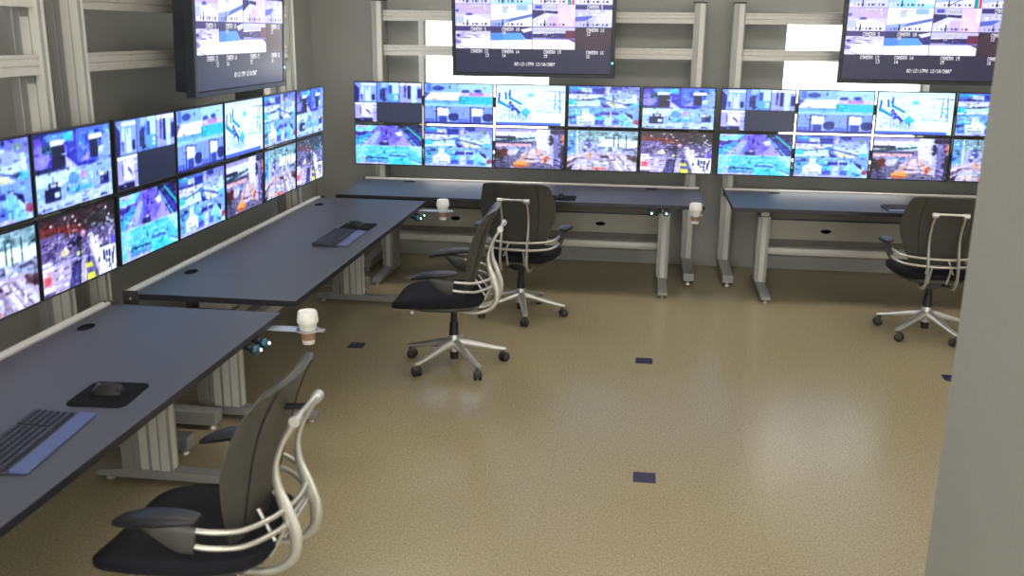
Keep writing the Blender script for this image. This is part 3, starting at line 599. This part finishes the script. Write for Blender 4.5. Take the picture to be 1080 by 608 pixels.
t2 = dup(tv); t2.location = (4.635, -0.12, 1.62 + .385); t2.rotation_euler = (math.radians(4), 0, 0)
tag(t2, 'big black display of camera views on the right, cut off by the partition', 'display', 'large overhead displays')
t3 = dup(tv); t3.location = (0.105, -2.485, 1.62 + .385); t3.rotation_euler = (math.radians(2), 0, PI / 2)
tag(t3, 'big black display seen edge-on, hanging over the left wall monitors', 'display', 'large overhead displays')

# ------------------------------------------------------------------ posts and rails of the mounting frames
def slot_profile(w, d, g=0.012, dep=0.008):
    """outline of an aluminium extrusion with slots on each face; w along X, d along Y (from 0 back to d)"""
    P = []
    def side(a, b, nrm, slots):
        a, b, nrm = Vector(a), Vector(b), Vector(nrm); L = (b - a).length; t = (b - a) / L
        P.append(tuple(a))
        for s in slots:
            c = a + t * (L * s)
            P.extend([tuple(c - t * g / 2), tuple(c - t * g / 2 - nrm * dep), tuple(c + t * g / 2 - nrm * dep), tuple(c + t * g / 2)])
    h = w / 2
    side((-h, 0), (h, 0), (0, -1), (.5,)); side((h, 0), (h, d), (1, 0), (.27, .73))
    side((h, d), (-h, d), (0, 1), (.5,)); side((-h, d), (-h, 0), (-1, 0), (.27, .73))
    return P
def extrude_profile(bm, P, z0, z1):
    loft(bm, [[(x, y, z) for x, y in P] for z in (z0, z1)])
def make_post():
    root = empty('mounting_post', (0, 0, 0))
    b = bmesh.new(); extrude_profile(b, slot_profile(.088, .17), .10, 2.225)
    finish(b, 'upright', M['alu'], root, smooth=False, bevel=0.0015, seg=1)
    b = bmesh.new(); box(b, -.006, .034, -.004, .0005, .105, 2.222); finish(b, 'lit_face_strip', M['strip'], root, smooth=False)  # raised pale strips carry the light caught by front and near side
    for y in (.006, .053):
        b = bmesh.new(); box(b, -.048, -.0435, y, y + .040, .112, 2.222); finish(b, 'lit_face_strip', M['strip'], root, smooth=False)
    b = bmesh.new(); box(b, -.047, .047, -.003, .173, 2.225, 2.236); finish(b, 'end_cap', M['cap'], root, smooth=False)
    b = bmesh.new()
    prof = [(-.53, .035), (-.53, .098), (.17, .11), (.17, .03), (-.50, .03)]
    loft(b, [[(x, y, z) for y, z in prof] for x in (-.043, .043)])
    finish(b, 'foot', M['alu'], root, smooth=False, bevel=0.003)
    for y in (-.49, .13):
        b = bmesh.new(); cyl(b, (0, y), .010, .010, .034); cyl(b, (0, y), .024, 0.0, .012, r2=.018); finish(b, 'leveling_foot', M['polished'], root)
    for z in (1.83, 2.115):
        for s in (-1, 1):
            b = bmesh.new(); loft(b, [[(s * .044, yy, z - .045), (s * .066, yy, z - .045), (s * .044, yy, z - .10)] for yy in (.05, .09)])
            finish(b, 'corner_bracket', M['alu_dark'], root, smooth=False)
    return root
PY = 0.125
post = make_post()
posts = [((0.196, PY, 0), 0, 'aluminium post in the far corner, left end of the middle frame'),
         ((2.893, PY, 0), 0, 'aluminium post at the right end of the middle video wall, behind the cup'),
         ((3.207, PY, 0), 0, 'aluminium post at the left end of the right video wall'),
         ((5.93, PY, 0), 0, 'aluminium post at the far right end, behind the partition'),
         ((-.15, -0.99, 0), PI / 2, 'aluminium post near the corner, behind the far left wall monitors'),
         ((-.15, -3.762, 0), PI / 2, 'right one of the two broad pale posts on the left wall'),
         ((-.15, -4.072, 0), PI / 2, 'left one of the two broad pale posts on the left wall')]
SIDE = (1, -1, 1, -1, -1, 1, -1)
allposts = []
for i, (loc, rz, lab) in enumerate(posts):
    o = post if i == 0 else dup(post)
    o.location = loc; o.rotation_euler = (0, 0, rz); tag(o, lab, 'post', 'aluminium mounting posts')
    allposts.append(o)
    if i > 4:
        for c in list(o.children):
            if c.name.split('.')[0] not in ('foot', 'leveling_foot'): c.scale = (.42, 1, 1)

for o, sd in zip(allposts, SIDE):               # brackets only where a rail meets the post
    for c in list(o.children):
        if c.name.startswith('corner_bracket') and c.data.vertices[0].co.x * sd < 0: bpy.data.objects.remove(c)
def rail(x0, x1, z, where, label):
    """slotted rail between two posts; built along X at the origin of its frame"""
    b = bmesh.new(); h, d, g = .043, .05, .006
    prof = [(0, -h), (0, -h * .35), (g, -h * .28), (g, -h * .12), (0, -h * .05), (0, h * .45), (g * .6, h * .5), (g * .6, h * .62), (0, h * .68), (0, h), (d, h), (d, -h)]
    loft(b, [[(x, y, zz) for y, zz in prof] for x in (x0, x1)])
    o = finish(b, 'mounting_rail', M['alu_rail'], smooth=False)
    if where == 'back': o.location = (0, PY + .02, z)
    else: o.location = (-.17, 0, z); o.rotation_euler = (0, 0, PI / 2)
    tag(o, label, 'rail', 'aluminium mounting rails')
for z, nm in ((2.108, 'topmost'), (1.822, 'second'), (1.40, 'third, behind the upper monitors,'), (1.03, 'lowest, behind the lower monitors,')):
    rail(.241, 2.848, z, 'back', '%s horizontal aluminium rail of the middle frame on the back wall' % nm)
    rail(3.252, 5.885, z, 'back', '%s horizontal aluminium rail of the right frame on the back wall' % nm)
    rail(-3.735, -1.035, z, 'left', '%s horizontal aluminium rail of the far frame on the left wall' % nm)
    rail(-6.7, -4.095, z, 'left', '%s horizontal aluminium rail of the near frame on the left wall' % nm)

# ------------------------------------------------------------------ desks
def make_leg(root, x):
    leg = bmesh.new(); P = [(a + x, -.395 + b) for a, b in slot_profile(.085, .23, .010, .007)]
    loft(leg, [[(a, b, z) for a, b in P] for z in (.065, .60)])
    leg = finish(leg, 'leg', M['alu'], root, smooth=False, bevel=0.0015, seg=1)
    b = bmesh.new(); box(b, x - .030, x + .030, -.375, -.205, .60, .709); finish(b, 'lift_column', M['alu_rail'], leg, smooth=False, bevel=.002)
    b = bmesh.new(); box(b, x - .018, x + .018, -.399, -.3945, .07, .597); finish(b, 'lit_face_strip', M['strip'], leg, smooth=False)  # leg strips paler than the body: lit faces put into the colour
    for q in (-.392, -.348, -.296):
        b = bmesh.new(); box(b, x - .047, x - .042, q, q + .036, .075, .597); finish(b, 'lit_face_strip', M['strip'], leg, smooth=False)
    b = bmesh.new()
    prof = [(-.795, .024), (-.795, .046), (-.74, .053), (-.40, .066), (-.17, .066), (-.03, .05), (-.03, .024)]
    rings = [[(x + sx * wd, y, z) for y, z in prof] for sx, wd in ((-1, .036), (1, .036))]
    loft(b, rings); finish(b, 'foot', M['alu'], leg, smooth=False, bevel=.003)
    for y in (-.76, -.08):
        b = bmesh.new(); cyl(b, (x, y), .007, .008, .03); cyl(b, (x, y), .020, 0, .010, r2=.014); finish(b, 'leveling_foot', M['polished'], leg)
    return leg
def make_desk(loc, rz, L, depth, label, lamps, cup, grommets, end_cap=False):
    root = empty('control_desk', loc, rz); tag(root, label, 'desk', 'slate topped control desks')
    # tabletop with black edge band
    b = bmesh.new(); t = .030
    box(b, 0, L, -depth, 0, .74 - t, .74, 1)
    for f in b.faces:
        if f.normal.z > .9 or (f.calc_center_median().z > .7399): f.material_index = 0
    top = finish(b, 'tabletop', [M['laminate'], M['edge']], root, smooth=False, bevel=.0025)
    for gx in grommets:
        b = bmesh.new(); n = 28
        rings = [[(gx + a * math.cos(2 * PI * i / n), -.085 + c * math.sin(2 * PI * i / n), z) for i in range(n)] for a, c, z in ((.050, .030, .7395), (.050, .030, .7425), (.040, .022, .7425), (.036, .018, .7405))]
        loft(b, rings); finish(b, 'grommet', M['hole'], top)
    # aluminium accessory rail along the back edge
    b = bmesh.new(); prof = [(.002, .70), (.002, .748), (.018, .752), (.022, .742), (.034, .742), (.038, .752), (.046, .748), (.046, .70)]
    loft(b, [[(x, y, z) for y, z in prof] for x in (0.0, L)]); finish(b, 'accessory_rail', M['alu_rail'], root, smooth=False)
    b = bmesh.new(); box(b, L, L + .006, -.03, .05, .685, .754); finish(b, 'rail_end_plate', M['cap'], root, smooth=False, bevel=.002)
    b = bmesh.new(); box(b, -.006, 0.0, -.03, .05, .685, .754)
    ec = finish(b, 'rail_end_plate', M['cap'], root, smooth=False, bevel=.002)
    b = bmesh.new(); cyl_axis(b, (-.0085, .01, .715), (-.0055, .01, .715), .006); finish(b, 'screw', M['polished'], ec)
    for x in (.297, L - .278): make_leg(root, x)
    xa, xb = .297 + .0425, L - .278 - .0425
    b = bmesh.new(); box(b, xa, xb, -.14, -.10, .545, .709); finish(b, 'cross_beam', M['beam'], root, smooth=False)
    b = bmesh.new(); box(b, xa, xb, -.150, -.13, .532, .545); finish(b, 'panel_trim', M['edge'], root, smooth=False)
    b = bmesh.new(); box(b, xa, xb, -.130, -.11, .372, .532)
    pn = finish(b, 'modesty_panel', M['cream'], root, smooth=False, bevel=.002)
    for gx in (xa + .48, xb - .48):
        b = bmesh.new(); q = 24
        loft(b, [[(gx + a * math.cos(2 * PI * i / q), y, .445 + c * math.sin(2 * PI * i / q)) for i in range(q)] for a, c, y in ((.040, .016, -.129), (.040, .016, -.133), (.032, .011, -.133), (.030, .010, -.130))])
        finish(b, 'cable_port', M['hole'], pn)
    b = bmesh.new(); prof = [(-.07, .232), (-.14, .232), (-.165, .247), (-.17, .275), (-.16, .305), (-.13, .320), (-.07, .320)]
    loft(b, [[(x, y, z) for y, z in prof] for x in (xa, xb)]); finish(b, 'cable_trunk', M['alu_rail'], root, smooth=True, bevel=.003)
    b = bmesh.new(); box(b, xa, xb, -.12, -.08, .320, .372); finish(b, 'trunk_gap_shade', M['beam'], root, smooth=False)  # dark strip stands for the shaded gap above the trunk
    for lx, ly in lamps:
        b = bmesh.new(); box(b, lx - .022, lx + .022, -depth + .005, -depth + .09, .690, .7095); cyl_axis(b, (lx, ly + .05, .698), (lx, ly + .018, .688), .015)
        br = finish(b, 'lamp_bracket', M['black'], root, smooth=False)
        b = bmesh.new(); n = 16
        lathe(b, (lx, ly), [(.001, .658)] + [(.023 * math.sin(a), .681 - .023 * math.cos(a)) for a in np.linspace(.25, 2.9, 10)] + [(.001, .704)], n=20)
        finish(b, 'lamp_globe', M['lamp_ball'], br)
        b = bmesh.new(); lathe(b, (lx + .002, ly - .0215), [(.001, .676)] + [(.0068 * math.sin(a), .683 - .0068 * math.cos(a)) for a in np.linspace(.3, 2.84, 7)] + [(.001, .690)], n=14)
        finish(b, 'lamp_core', M['lamp_core'], br)
    if cup is not None:
        cx, cy, cz = cup
        b = bmesh.new(); n = 28; R = .043
        # flat plate with a round eye that carries the cup
        hw = .034
        box(b, cx - hw, cx + hw, cy + .030, -depth + .14, cz - .004, cz)
        for z0, z1 in ((cz - .004, cz),):
            o0 = [b.verts.new((cx + .052 * math.cos(2 * PI * i / n), cy + .052 * math.sin(2 * PI * i / n), z1)) for i in range(n)]
            i0 = [b.verts.new((cx + .0395 * math.cos(2 * PI * i / n), cy + .0395 * math.sin(2 * PI * i / n), z1)) for i in range(n)]
            o1 = [b.verts.new((v.co.x, v.co.y, z0 - .001)) for v in o0]; i1 = [b.verts.new((v.co.x, v.co.y, z0 - .001)) for v in i0]
            for i in range(n):
                j = (i + 1) % n
                b.faces.new((o0[i], o0[j], i0[j], i0[i])); b.faces.new((i1[i], i1[j], o1[j], o1[i])); b.faces.new((o1[i], o1[j], o0[j], o0[i])); b.faces.new((i0[i], i0[j], i1[j], i1[i]))
        box(b, cx - .016, cx + .016, cy - .075, cy - .048, cz - .006, cz + .002)
        box(b, cx - hw, cx + hw, -depth + .10, -depth + .14, cz - .004, .7095)
        finish(b, 'cup_holder', M['plate'], root, smooth=False, bevel=.001)
    return root

L2L = 2.827
dA = make_desk((.106, -.062, 0), 0, 2.849, .835, 'slate desk along the back wall under the middle video wall', [(2.849 - .394, -.862), (2.849 - .285, -.862)], (2.771, -1.008, .707), [.414, 2.457])
dR = make_desk((3.160, -.062, 0), 0, 2.85, .835, 'slate desk on the right, under the right video wall', [], None, [.389, 2.45])
dL2 = make_desk((.050, -3.897, 0), PI / 2, L2L, .819, 'slate desk along the left wall, the farther one, meeting the back corner', [(L2L - .397, -.845), (L2L - .284, -.845)], (L2L - .20, -.990, .707), [.45, 2.525])
dL1 = make_desk((.050, -6.94, 0), PI / 2, 2.85, .819, 'slate desk in the left foreground, nearest the viewer', [(2.85 - .359, -.843), (2.85 - .267, -.843)], (2.727, -.990, .707), [.45, 2.497])

# ------------------------------------------------------------------ cups
def make_cup():
    root = empty('paper_cup', (0, 0, 0))
    b = bmesh.new(); lathe(b, (0, 0), [(.001, 0.0), (.026, 0.0), (.0265, .003), (.033, .062), (.0385, .078), (.041, .115), (.0425, .117), (.001, .1185)]); finish(b, 'cup_body', M['paper'], root)
    b = bmesh.new(); lathe(b, (0, 0), [(.0287, .020), (.0297, .020), (.0342, .063), (.0330, .063)], n=28); finish(b, 'cup_sleeve', M['sleeve'], root)
    b = bmesh.new(); lathe(b, (0, 0), [(.0410, .096), (.0455, .098), (.0470, .106), (.0465, .118), (.045, .124), (.043, .142), (.039, .149), (.034, .146), (.001, .144)], n=28)
    finish(b, 'cup_lid', M['lid'], root)
    return root
cup = make_cup(); cup.location = (1.040, -4.213, .643)
tag(cup, 'white paper cup with brown sleeve in the holder of the nearest desk', 'cup', 'takeaway coffee cups')
c2 = dup(cup); c2.location = (1.040, -1.270, .643); tag(c2, 'white paper cup with brown sleeve at the far end of the farther left desk', 'cup', 'takeaway coffee cups')
c3 = dup(cup); c3.location = (.106 + 2.771, -.062 - 1.008, .643); tag(c3, 'white paper cup with brown sleeve at the right corner of the back desk', 'cup', 'takeaway coffee cups')

# ------------------------------------------------------------------ keyboards, mice, pads
def make_keyboard():
    root = empty('keyboard', (0, 0, 0))          # long side along X, typist at -Y
    b = bmesh.new(); prof = [(-.075, 0), (-.075, .008), (.075, .020), (.078, .016), (.078, 0)]
    loft(b, [[(x, y, z) for y, z in prof] for x in (-.225, .225)]); finish(b, 'case', M['kb'], root, bevel=.003)
    b = bmesh.new()
    for r in range(6):
        y = -.060 + r * .0215; x = -.215
        while x < .21:
            w = .0175 if not (r == 0 and -.12 < x < 0.0) else .105
            z = .0095 + (y + .075) * .08
            loft(b, [[(x + i, y + i, zz), (x + w - i, y + i, zz), (x + w - i, y + .0175 - i, zz), (x + i, y + .0175 - i, zz)] for i, zz in ((0, z), (.0018, z + .006))])
            x += w + .0022
            if abs(x - .085) < .010: x += .012
    finish(b, 'keys', M['key'], root, smooth=False)
    b = bmesh.new(); prof = [(-.132, .001), (-.130, .008), (-.078, .013), (-.0765, .001)]
    loft(b, [[(x, y, z) for y, z in prof] for x in (-.222, .222)]); finish(b, 'palm_rest', M['palm'], root, bevel=.002)
    return root
def make_mouse():
    b = bmesh.new(); rings = []
    for y, w, h in ((-.058, .010, .006), (-.052, .024, .018), (-.035, .031, .030), (-.010, .033, .036), (.02, .031, .032), (.045, .027, .020), (.056, .016, .010)):
        rings.append([(w * math.cos(a), y, max(0.0, h * math.sin(a)) if math.sin(a) > 0 else 0.0) for a in [PI * i / 12 for i in range(13)]])
    root = empty('computer_mouse', (0, 0, 0))
    loft(b, rings); finish(b, 'mouse_body', M['mouse'], root)
    b = bmesh.new(); cyl_axis(b, (-.004, .030, .028), (.004, .030, .028), .008, 14); finish(b, 'scroll_wheel', M['shell'], root)
    return root
def make_pad():
    b = bmesh.new(); pts = []
    for cx, cy, a0 in ((.085, .075, 0), (-.085, .075, 90), (-.085, -.075, 180), (.085, -.075, 270)):
        for k in range(7): a = math.radians(a0 + k * 15); pts.append((cx + .03 * math.cos(a), cy + .03 * math.sin(a)))
    loft(b, [[(x, y, z) for x, y in pts] for z in (0, .004)])
    return finish(b, 'mouse_pad', M['pad'], smooth=False)
kb = make_keyboard(); ms = make_mouse(); pad = make_pad()
def put(o, x, y, z, rz, lab, cat, grp):
    o.location = (x, y, z); o.rotation_euler = (0, 0, rz); return tag(o, lab, cat, grp)
ZT = .7402
put(kb, .600, -5.575, ZT, PI / 2 + math.radians(6), 'black keyboard with blue-grey palm rest on the nearest desk', 'keyboard', 'desk keyboards')
k2 = dup(kb); put(k2, .620, -2.50, ZT, PI / 2 + math.radians(1), 'black keyboard with blue palm rest on the farther left desk', 'keyboard', 'desk keyboards')
k3 = dup(kb); put(k3, 4.50, -.72, ZT, math.radians(3), 'keyboard on the right desk, partly hidden by the chair back', 'keyboard', 'desk keyboards')
put(pad, .648, -5.160, ZT, PI / 2 + math.radians(4), 'black mouse pad with rounded corners on the nearest desk', 'mouse pad', 'mouse pads')
p2 = pad.copy(); col.objects.link(p2); put(p2, .648, -2.12, ZT, PI / 2, 'black mouse pad on the farther left desk', 'mouse pad', 'mouse pads')
p3 = pad.copy(); col.objects.link(p3); put(p3, 1.865, -.735, ZT, 0, 'black mouse pad on the back desk beside the chair', 'mouse pad', 'mouse pads')
put(ms, .640, -5.150, ZT + .004, PI / 2 + math.radians(10), 'black mouse resting on its pad on the nearest desk', 'mouse', 'computer mice')
m2 = dup(ms); put(m2, .630, -2.11, ZT + .004, PI / 2, 'black mouse on its pad on the farther left desk', 'mouse', 'computer mice')
m3 = dup(ms); put(m3, 1.865, -.735, ZT + .004, 0, 'black mouse on its pad on the back desk', 'mouse', 'computer mice')

# ------------------------------------------------------------------ floor boxes
def floor_box(x, y, lab, first=[None]):
    if first[0] is None:
        b = bmesh.new(); box(b, -.052, .052, -.052, .052, .0005, .003)
        o = finish(b, 'floor_box', M['marker'], smooth=False, bevel=.001); first[0] = o
    else:
        o = first[0].copy(); col.objects.link(o)
    o.location = (x, y, 0); tag(o, lab, 'floor box', 'floor boxes set in the linoleum')
floor_box(2.540, -2.346, 'dark blue floor plate in the middle of the room, the farther one')
floor_box(2.542, -3.993, 'dark blue floor plate in the middle of the room, the nearer one')
floor_box(.683, -2.344, 'dark floor plate beside the farther left desk')
floor_box(4.375, -2.36, 'dark blue floor plate at the edge of the partition')

# ------------------------------------------------------------------ chairs (facing +Y)
def superring(cx, w, zc, ht, hb, y, n=32, e=0.55, crown=0.0):
    r = []
    for i in range(n):
        a = 2 * PI * i / n; c, s = math.cos(a), math.sin(a)
        x = w * math.copysign(abs(c) ** e, c); h = ht if s > 0 else hb
        z = zc + h * math.copysign(abs(s) ** e, s)
        if s > 0: z += crown * (abs(x) / w) ** 2
        r.append((cx + x, y, z))
    return r
def make_chair():
    root = empty('office_chair', (0, 0, 0))
    # seat cushion
    b = bmesh.new()
    S = [(-.195, .12, .445, .008, .008), (-.185, .165, .447, .022, .022), (-.15, .215, .448, .034, .030), (-.06, .250, .446, .036, .034), (.06, .262, .442, .036, .036), (.17, .262, .438, .036, .034), (.25, .252, .430, .034, .028), (.305, .235, .420, .028, .020), (.338, .205, .410, .018, .012), (.350, .17, .405, .006, .006)]
    loft(b, [superring(0, w, z, a, c, y, crown=.012) for y, w, z, a, c in S])
    finish(b, 'seat', M['fabric'], root, smooth=True, subsurf=1)
    # under-shell
    b = bmesh.new()
    loft(b, [superring(0, w, z, .012, h, y) for y, w, z, h in ((-.17, .12, .415, .01), (-.12, .17, .410, .025), (.0, .20, .405, .030), (.14, .20, .402, .028), (.25, .17, .398, .014), (.29, .13, .396, .006))])
    sh = finish(b, 'seat_shell', M['shell'], root)
    for s in (-1, 1):
        b = bmesh.new(); cyl_axis(b, (s * .17, .21, .392), (s * .235, .21, .392), .010); finish(b, 'adjust_knob', M['polished'], sh)
    # backrest shell
    cen = [(.435, -.085, .130), (.47, -.094, .150), (.53, -.108, .178), (.60, -.128, .212), (.68, -.150, .244), (.75, -.168, .264), (.80, -.182, .267), (.86, -.200, .262), (.91, -.219, .249), (.95, -.238, .240), (.980, -.254, .232), (.991, -.260, .222)]
    cs = smooth_path(cen, 3); nu = 17; th = .017
    def pt(z, y, w, u, off):
        x = w * u; wrap = .048 * (abs(x) / .267) ** 2.2
        zz = z - (.012 * abs(u) ** 10 if z > .96 else 0)
        edge = max(.15, 1 - abs(u) ** 8)
        return (x * (1 - .0), y + wrap + off * th * edge, zz)
    b = bmesh.new(); rings = []
    for (z, y, w) in cs:
        us = [math.sin(PI / 2 * (2 * i / (nu - 1) - 1)) for i in range(nu)]
        rings.append([pt(z, y, w, u, 1) for u in us] + [pt(z, y, w, u, -1) for u in us[::-1]])
    loft(b, rings); back = finish(b, 'backrest', M['leather'], root, subsurf=1, smooth=True)
    # seam line framing the centre panel on the rear
    b = bmesh.new()
    for s in (-1, 1):
        tube(b, [(s * .15 * k, y + .048 * (.15 * k / .267) ** 2.2 - th - .001, z, .0022, .0022) for (z, y, w), k in zip(cen[1:-1], (.6, .75, .88, .97, 1.03, 1.05, 1.05, 1.02, .98, .95))], n=6, k=3)
    finish(b, 'seam', M['black'], back)
    # side view frame: two spines joined by a top bar and a lower yoke
    b = bmesh.new()
    for s in (-1, 1):
        X = s * .093
        tube(b, [(s * .05, .06, .375, .016, .010), (s * .08, -.04, .368, .014, .012), (X, -.14, .364, .011, .012), (X, -.215, .382, .009, .014), (X, -.262, .43, .009, .017), (X, -.270, .50, .009, .022), (X, -.246, .58, .009, .023), (X, -.222, .66, .008, .015), (X, -.220, .73, .007, .010), (X, -.244, .80, .007, .009), (X * .98, -.278, .86, .008, .011), (X * .96, -.292, .886, .010, .014)], n=12, k=5)
    finish(b, 'back_frame', M['warm_alu'], root)
    b = bmesh.new(); tube(b, [(-.100, -.290, .880, .012, .012), (-.07, -.291, .884, .009, .009), (0, -.291, .885, .008, .008), (.07, -.291, .884, .009, .009), (.100, -.290, .880, .012, .012)], side=(0, 0, 1), k=4)
    for s in (-1, 1): cyl_axis(b, (s * .075, -.29, .878), (s * .112, -.29, .878), .017, 18)
    pb = finish(b, 'pivot_bar', M['polished'], root)
    b = bmesh.new(); cyl_axis(b, (0, -.29, .884), (0, -.215, .878), .010); finish(b, 'back_pivot', M['black'], pb)
    b = bmesh.new()
    for s in (-1, 1):
        cyl_axis(b, (s * .06, -.17, .40), (s * .06, -.235, .52), .007); cyl_axis(b, (s * .085, -.20, .47), (s * .06, -.14, .56), .006)
    cyl_axis(b, (-.10, -.235, .53), (.10, -.235, .53), .008)
    finish(b, 'recline_link', M['polished'], root)
    # arm rails: two parallel bars sweeping round the back
    b = bmesh.new()
    for z, dz in ((.580, 0), (.528, 0)):
        h = [(.278, -.025, z + .020), (.276, -.06, z + .014), (.262, -.11, z + .008), (.225, -.165, z), (.15, -.215, z), (.07, -.243, z), (0, -.250, z)]
        full = h + [(-x, y, q) for x, y, q in h[-2::-1]]
        tube(b, [(x, y, q, .0085, .0085) for x, y, q in full], side=(0, 0, 1), k=4, n=10)
    finish(b, 'arm_rail', M['warm_alu'], root)
    for s in (-1, 1):
        b = bmesh.new()
        tube(b, [(s * .279, -.04, .564, .012, .044), (s * .285, .0, .572, .013, .046), (s * .294, .05, .596, .014, .034), (s * .303, .10, .625, .018, .016)], side=(1, 0, 0), k=4)
        a = finish(b, 'armrest', M['shell'], root)
        b = bmesh.new()
        prof = [(-.045, .020, .652, .006), (-.03, .032, .652, .012), (.02, .043, .650, .018), (.08, .048, .645, .021), (.14, .046, .636, .021), (.19, .038, .624, .017), (.222, .026, .613, .011), (.235, .012, .608, .005)]
        loft(b, [superring(s * .307 - s * max(0, y - .1) * .18, w, z, h, h * .9, y - .03, n=20, e=.8) for y, w, z, h in prof])
        finish(b, 'arm_pad', M['armpad'], a, subsurf=1)
    # mechanism, lift and five star base
    b = bmesh.new(); loft(b, [superring(0, w, .365, .022, .018, y, n=20, e=.5) for y, w in ((-.10, .05), (-.06, .075), (.06, .08), (.11, .05))])
    finish(b, 'tilt_housing', M['black'], root)
    b = bmesh.new(); cyl(b, (0, 0), .021, .20, .355); gl = finish(b, 'gas_lift', M['black'], root)
    b = bmesh.new(); cyl(b, (0, 0), .030, .195, .275, r2=.026); finish(b, 'lift_sleeve', M['black'], gl)
    b = bmesh.new(); cyl(b, (0, 0), .024, .040, .10, r2=.027); finish(b, 'lift_foot', M['black'], root)
    base = bmesh.new(); lathe(base, (0, 0), [(.020, .085), (.034, .090), (.038, .12), (.034, .17), (.028, .198), (.020, .200)])
    base = finish(base, 'base_hub', M['polished'], root)
    for k in range(5):
        a = k * 2 * PI / 5; c, s = math.cos(a), math.sin(a)
        b = bmesh.new()
        pts = [(.022, .140, .026, .034), (.07, .134, .026, .029), (.16, .114, .024, .021), (.25, .094, .021, .015), (.300, .084, .020, .013), (.326, .081, .014, .009)]
        tube(b, [(r * c, r * s, z, w, h) for r, z, w, h in pts], side=(-s, c, 0), k=3)
        lg = finish(b, 'base_leg', M['polished'], root)
        b = bmesh.new(); R = .305; sw = a + 0.6 + k * 1.3; ax = Vector((-math.sin(sw), math.cos(sw), 0)); fw = Vector((math.cos(sw), math.sin(sw), 0))
        c0 = Vector((R * c, R * s, .0285)) + fw * .012
        for q in (-1, 1):
            cyl_axis(b, c0 + ax * q * .006, c0 + ax * q * .024, .0285, 22)
        finish(b, 'caster_wheel', M['rubber'], lg, bevel=.003)
        b = bmesh.new(); cyl_axis(b, (R * c, R * s, .045), (R * c, R * s, .085), .010, 14); cyl_axis(b, c0 - ax * .026 + Vector((0, 0, 0)), c0 + ax * .026, .009, 14)
        cyl_axis(b, c0 + Vector((0, 0, .012)) - ax * .0245, c0 + Vector((0, 0, .012)) + ax * .0245, .020, 18)
        finish(b, 'caster_fork', M['shell'], lg)
    return root
chair = make_chair()
def place_chair(x, y, head, base_phase, lab, o=None):
    """head: direction faced in degrees (world); base_phase: world angle of one base leg"""
    o = o or dup(chair)
    o.location = (x, y, 0); o.rotation_euler = (0, 0, math.radians(head - 90)); tag(o, lab, 'chair', 'black office chairs')
    spin = math.radians(base_phase - (head - 90))
    for c in o.children:
        if c.name.split('.')[0] in ('base_hub', 'base_leg'): c.rotation_euler = (0, 0, spin)
    return o
cb = place_chair(1.646, -1.44, 85, 355, 'black office chair with its back to the viewer at the back desk')
cm = place_chair(1.379, -2.600, 182, 20, 'black office chair seen from the side, in front of the farther left desk')
cr = place_chair(4.454, -1.446, 88, 150, 'black office chair at the right desk, beside the partition edge')
cn = place_chair(1.20, -5.490, 180, 40, 'black office chair in the foreground, cut off by the bottom edge', chair)

# ------------------------------------------------------------------ world, camera, output look
w = bpy.data.worlds.new('world'); scene.world = w; w.use_nodes = True
w.node_tree.nodes['Background'].inputs['Color'].default_value = (1.0, 0.985, 0.95, 1); w.node_tree.nodes['Background'].inputs['Strength'].default_value = 6.0

P = {'cx': 2.4525, 'cy': -8.0956, 'cz': 1.9858, 'yaw': 0.1302, 'pitch': -0.2614, 'roll': 0.0116, 'f': 1011.67}
cy, sy, cp, sp = math.cos(P['yaw']), math.sin(P['yaw']), math.cos(P['pitch']), math.sin(P['pitch'])
fwd = Vector((-sy * cp, cy * cp, sp)); right = Vector((cy, sy, 0)); up = right.cross(fwd)
cr_, sr_ = math.cos(P['roll']), math.sin(P['roll'])
r2 = right * cr_ + up * sr_; u2 = right * -sr_ + up * cr_
cam = bpy.data.cameras.new('camera'); co = bpy.data.objects.new('camera', cam); col.objects.link(co)
mw = Matrix((r2, u2, -fwd)).transposed().to_4x4(); mw.translation = (P['cx'], P['cy'], P['cz']); co.matrix_world = mw
cam.sensor_width = 36; cam.lens = P['f'] / 1080 * 36; cam.clip_start = .05
cam.dof.use_dof = True; cam.dof.focus_distance = 6.8; cam.dof.aperture_fstop = 3.2
scene.camera = co
scene.view_settings.view_transform = 'Standard'; scene.view_settings.look = 'None'
scene.view_settings.exposure = 0.0; scene.view_settings.gamma = 1.0; scene.view_settings.use_curve_mapping = False
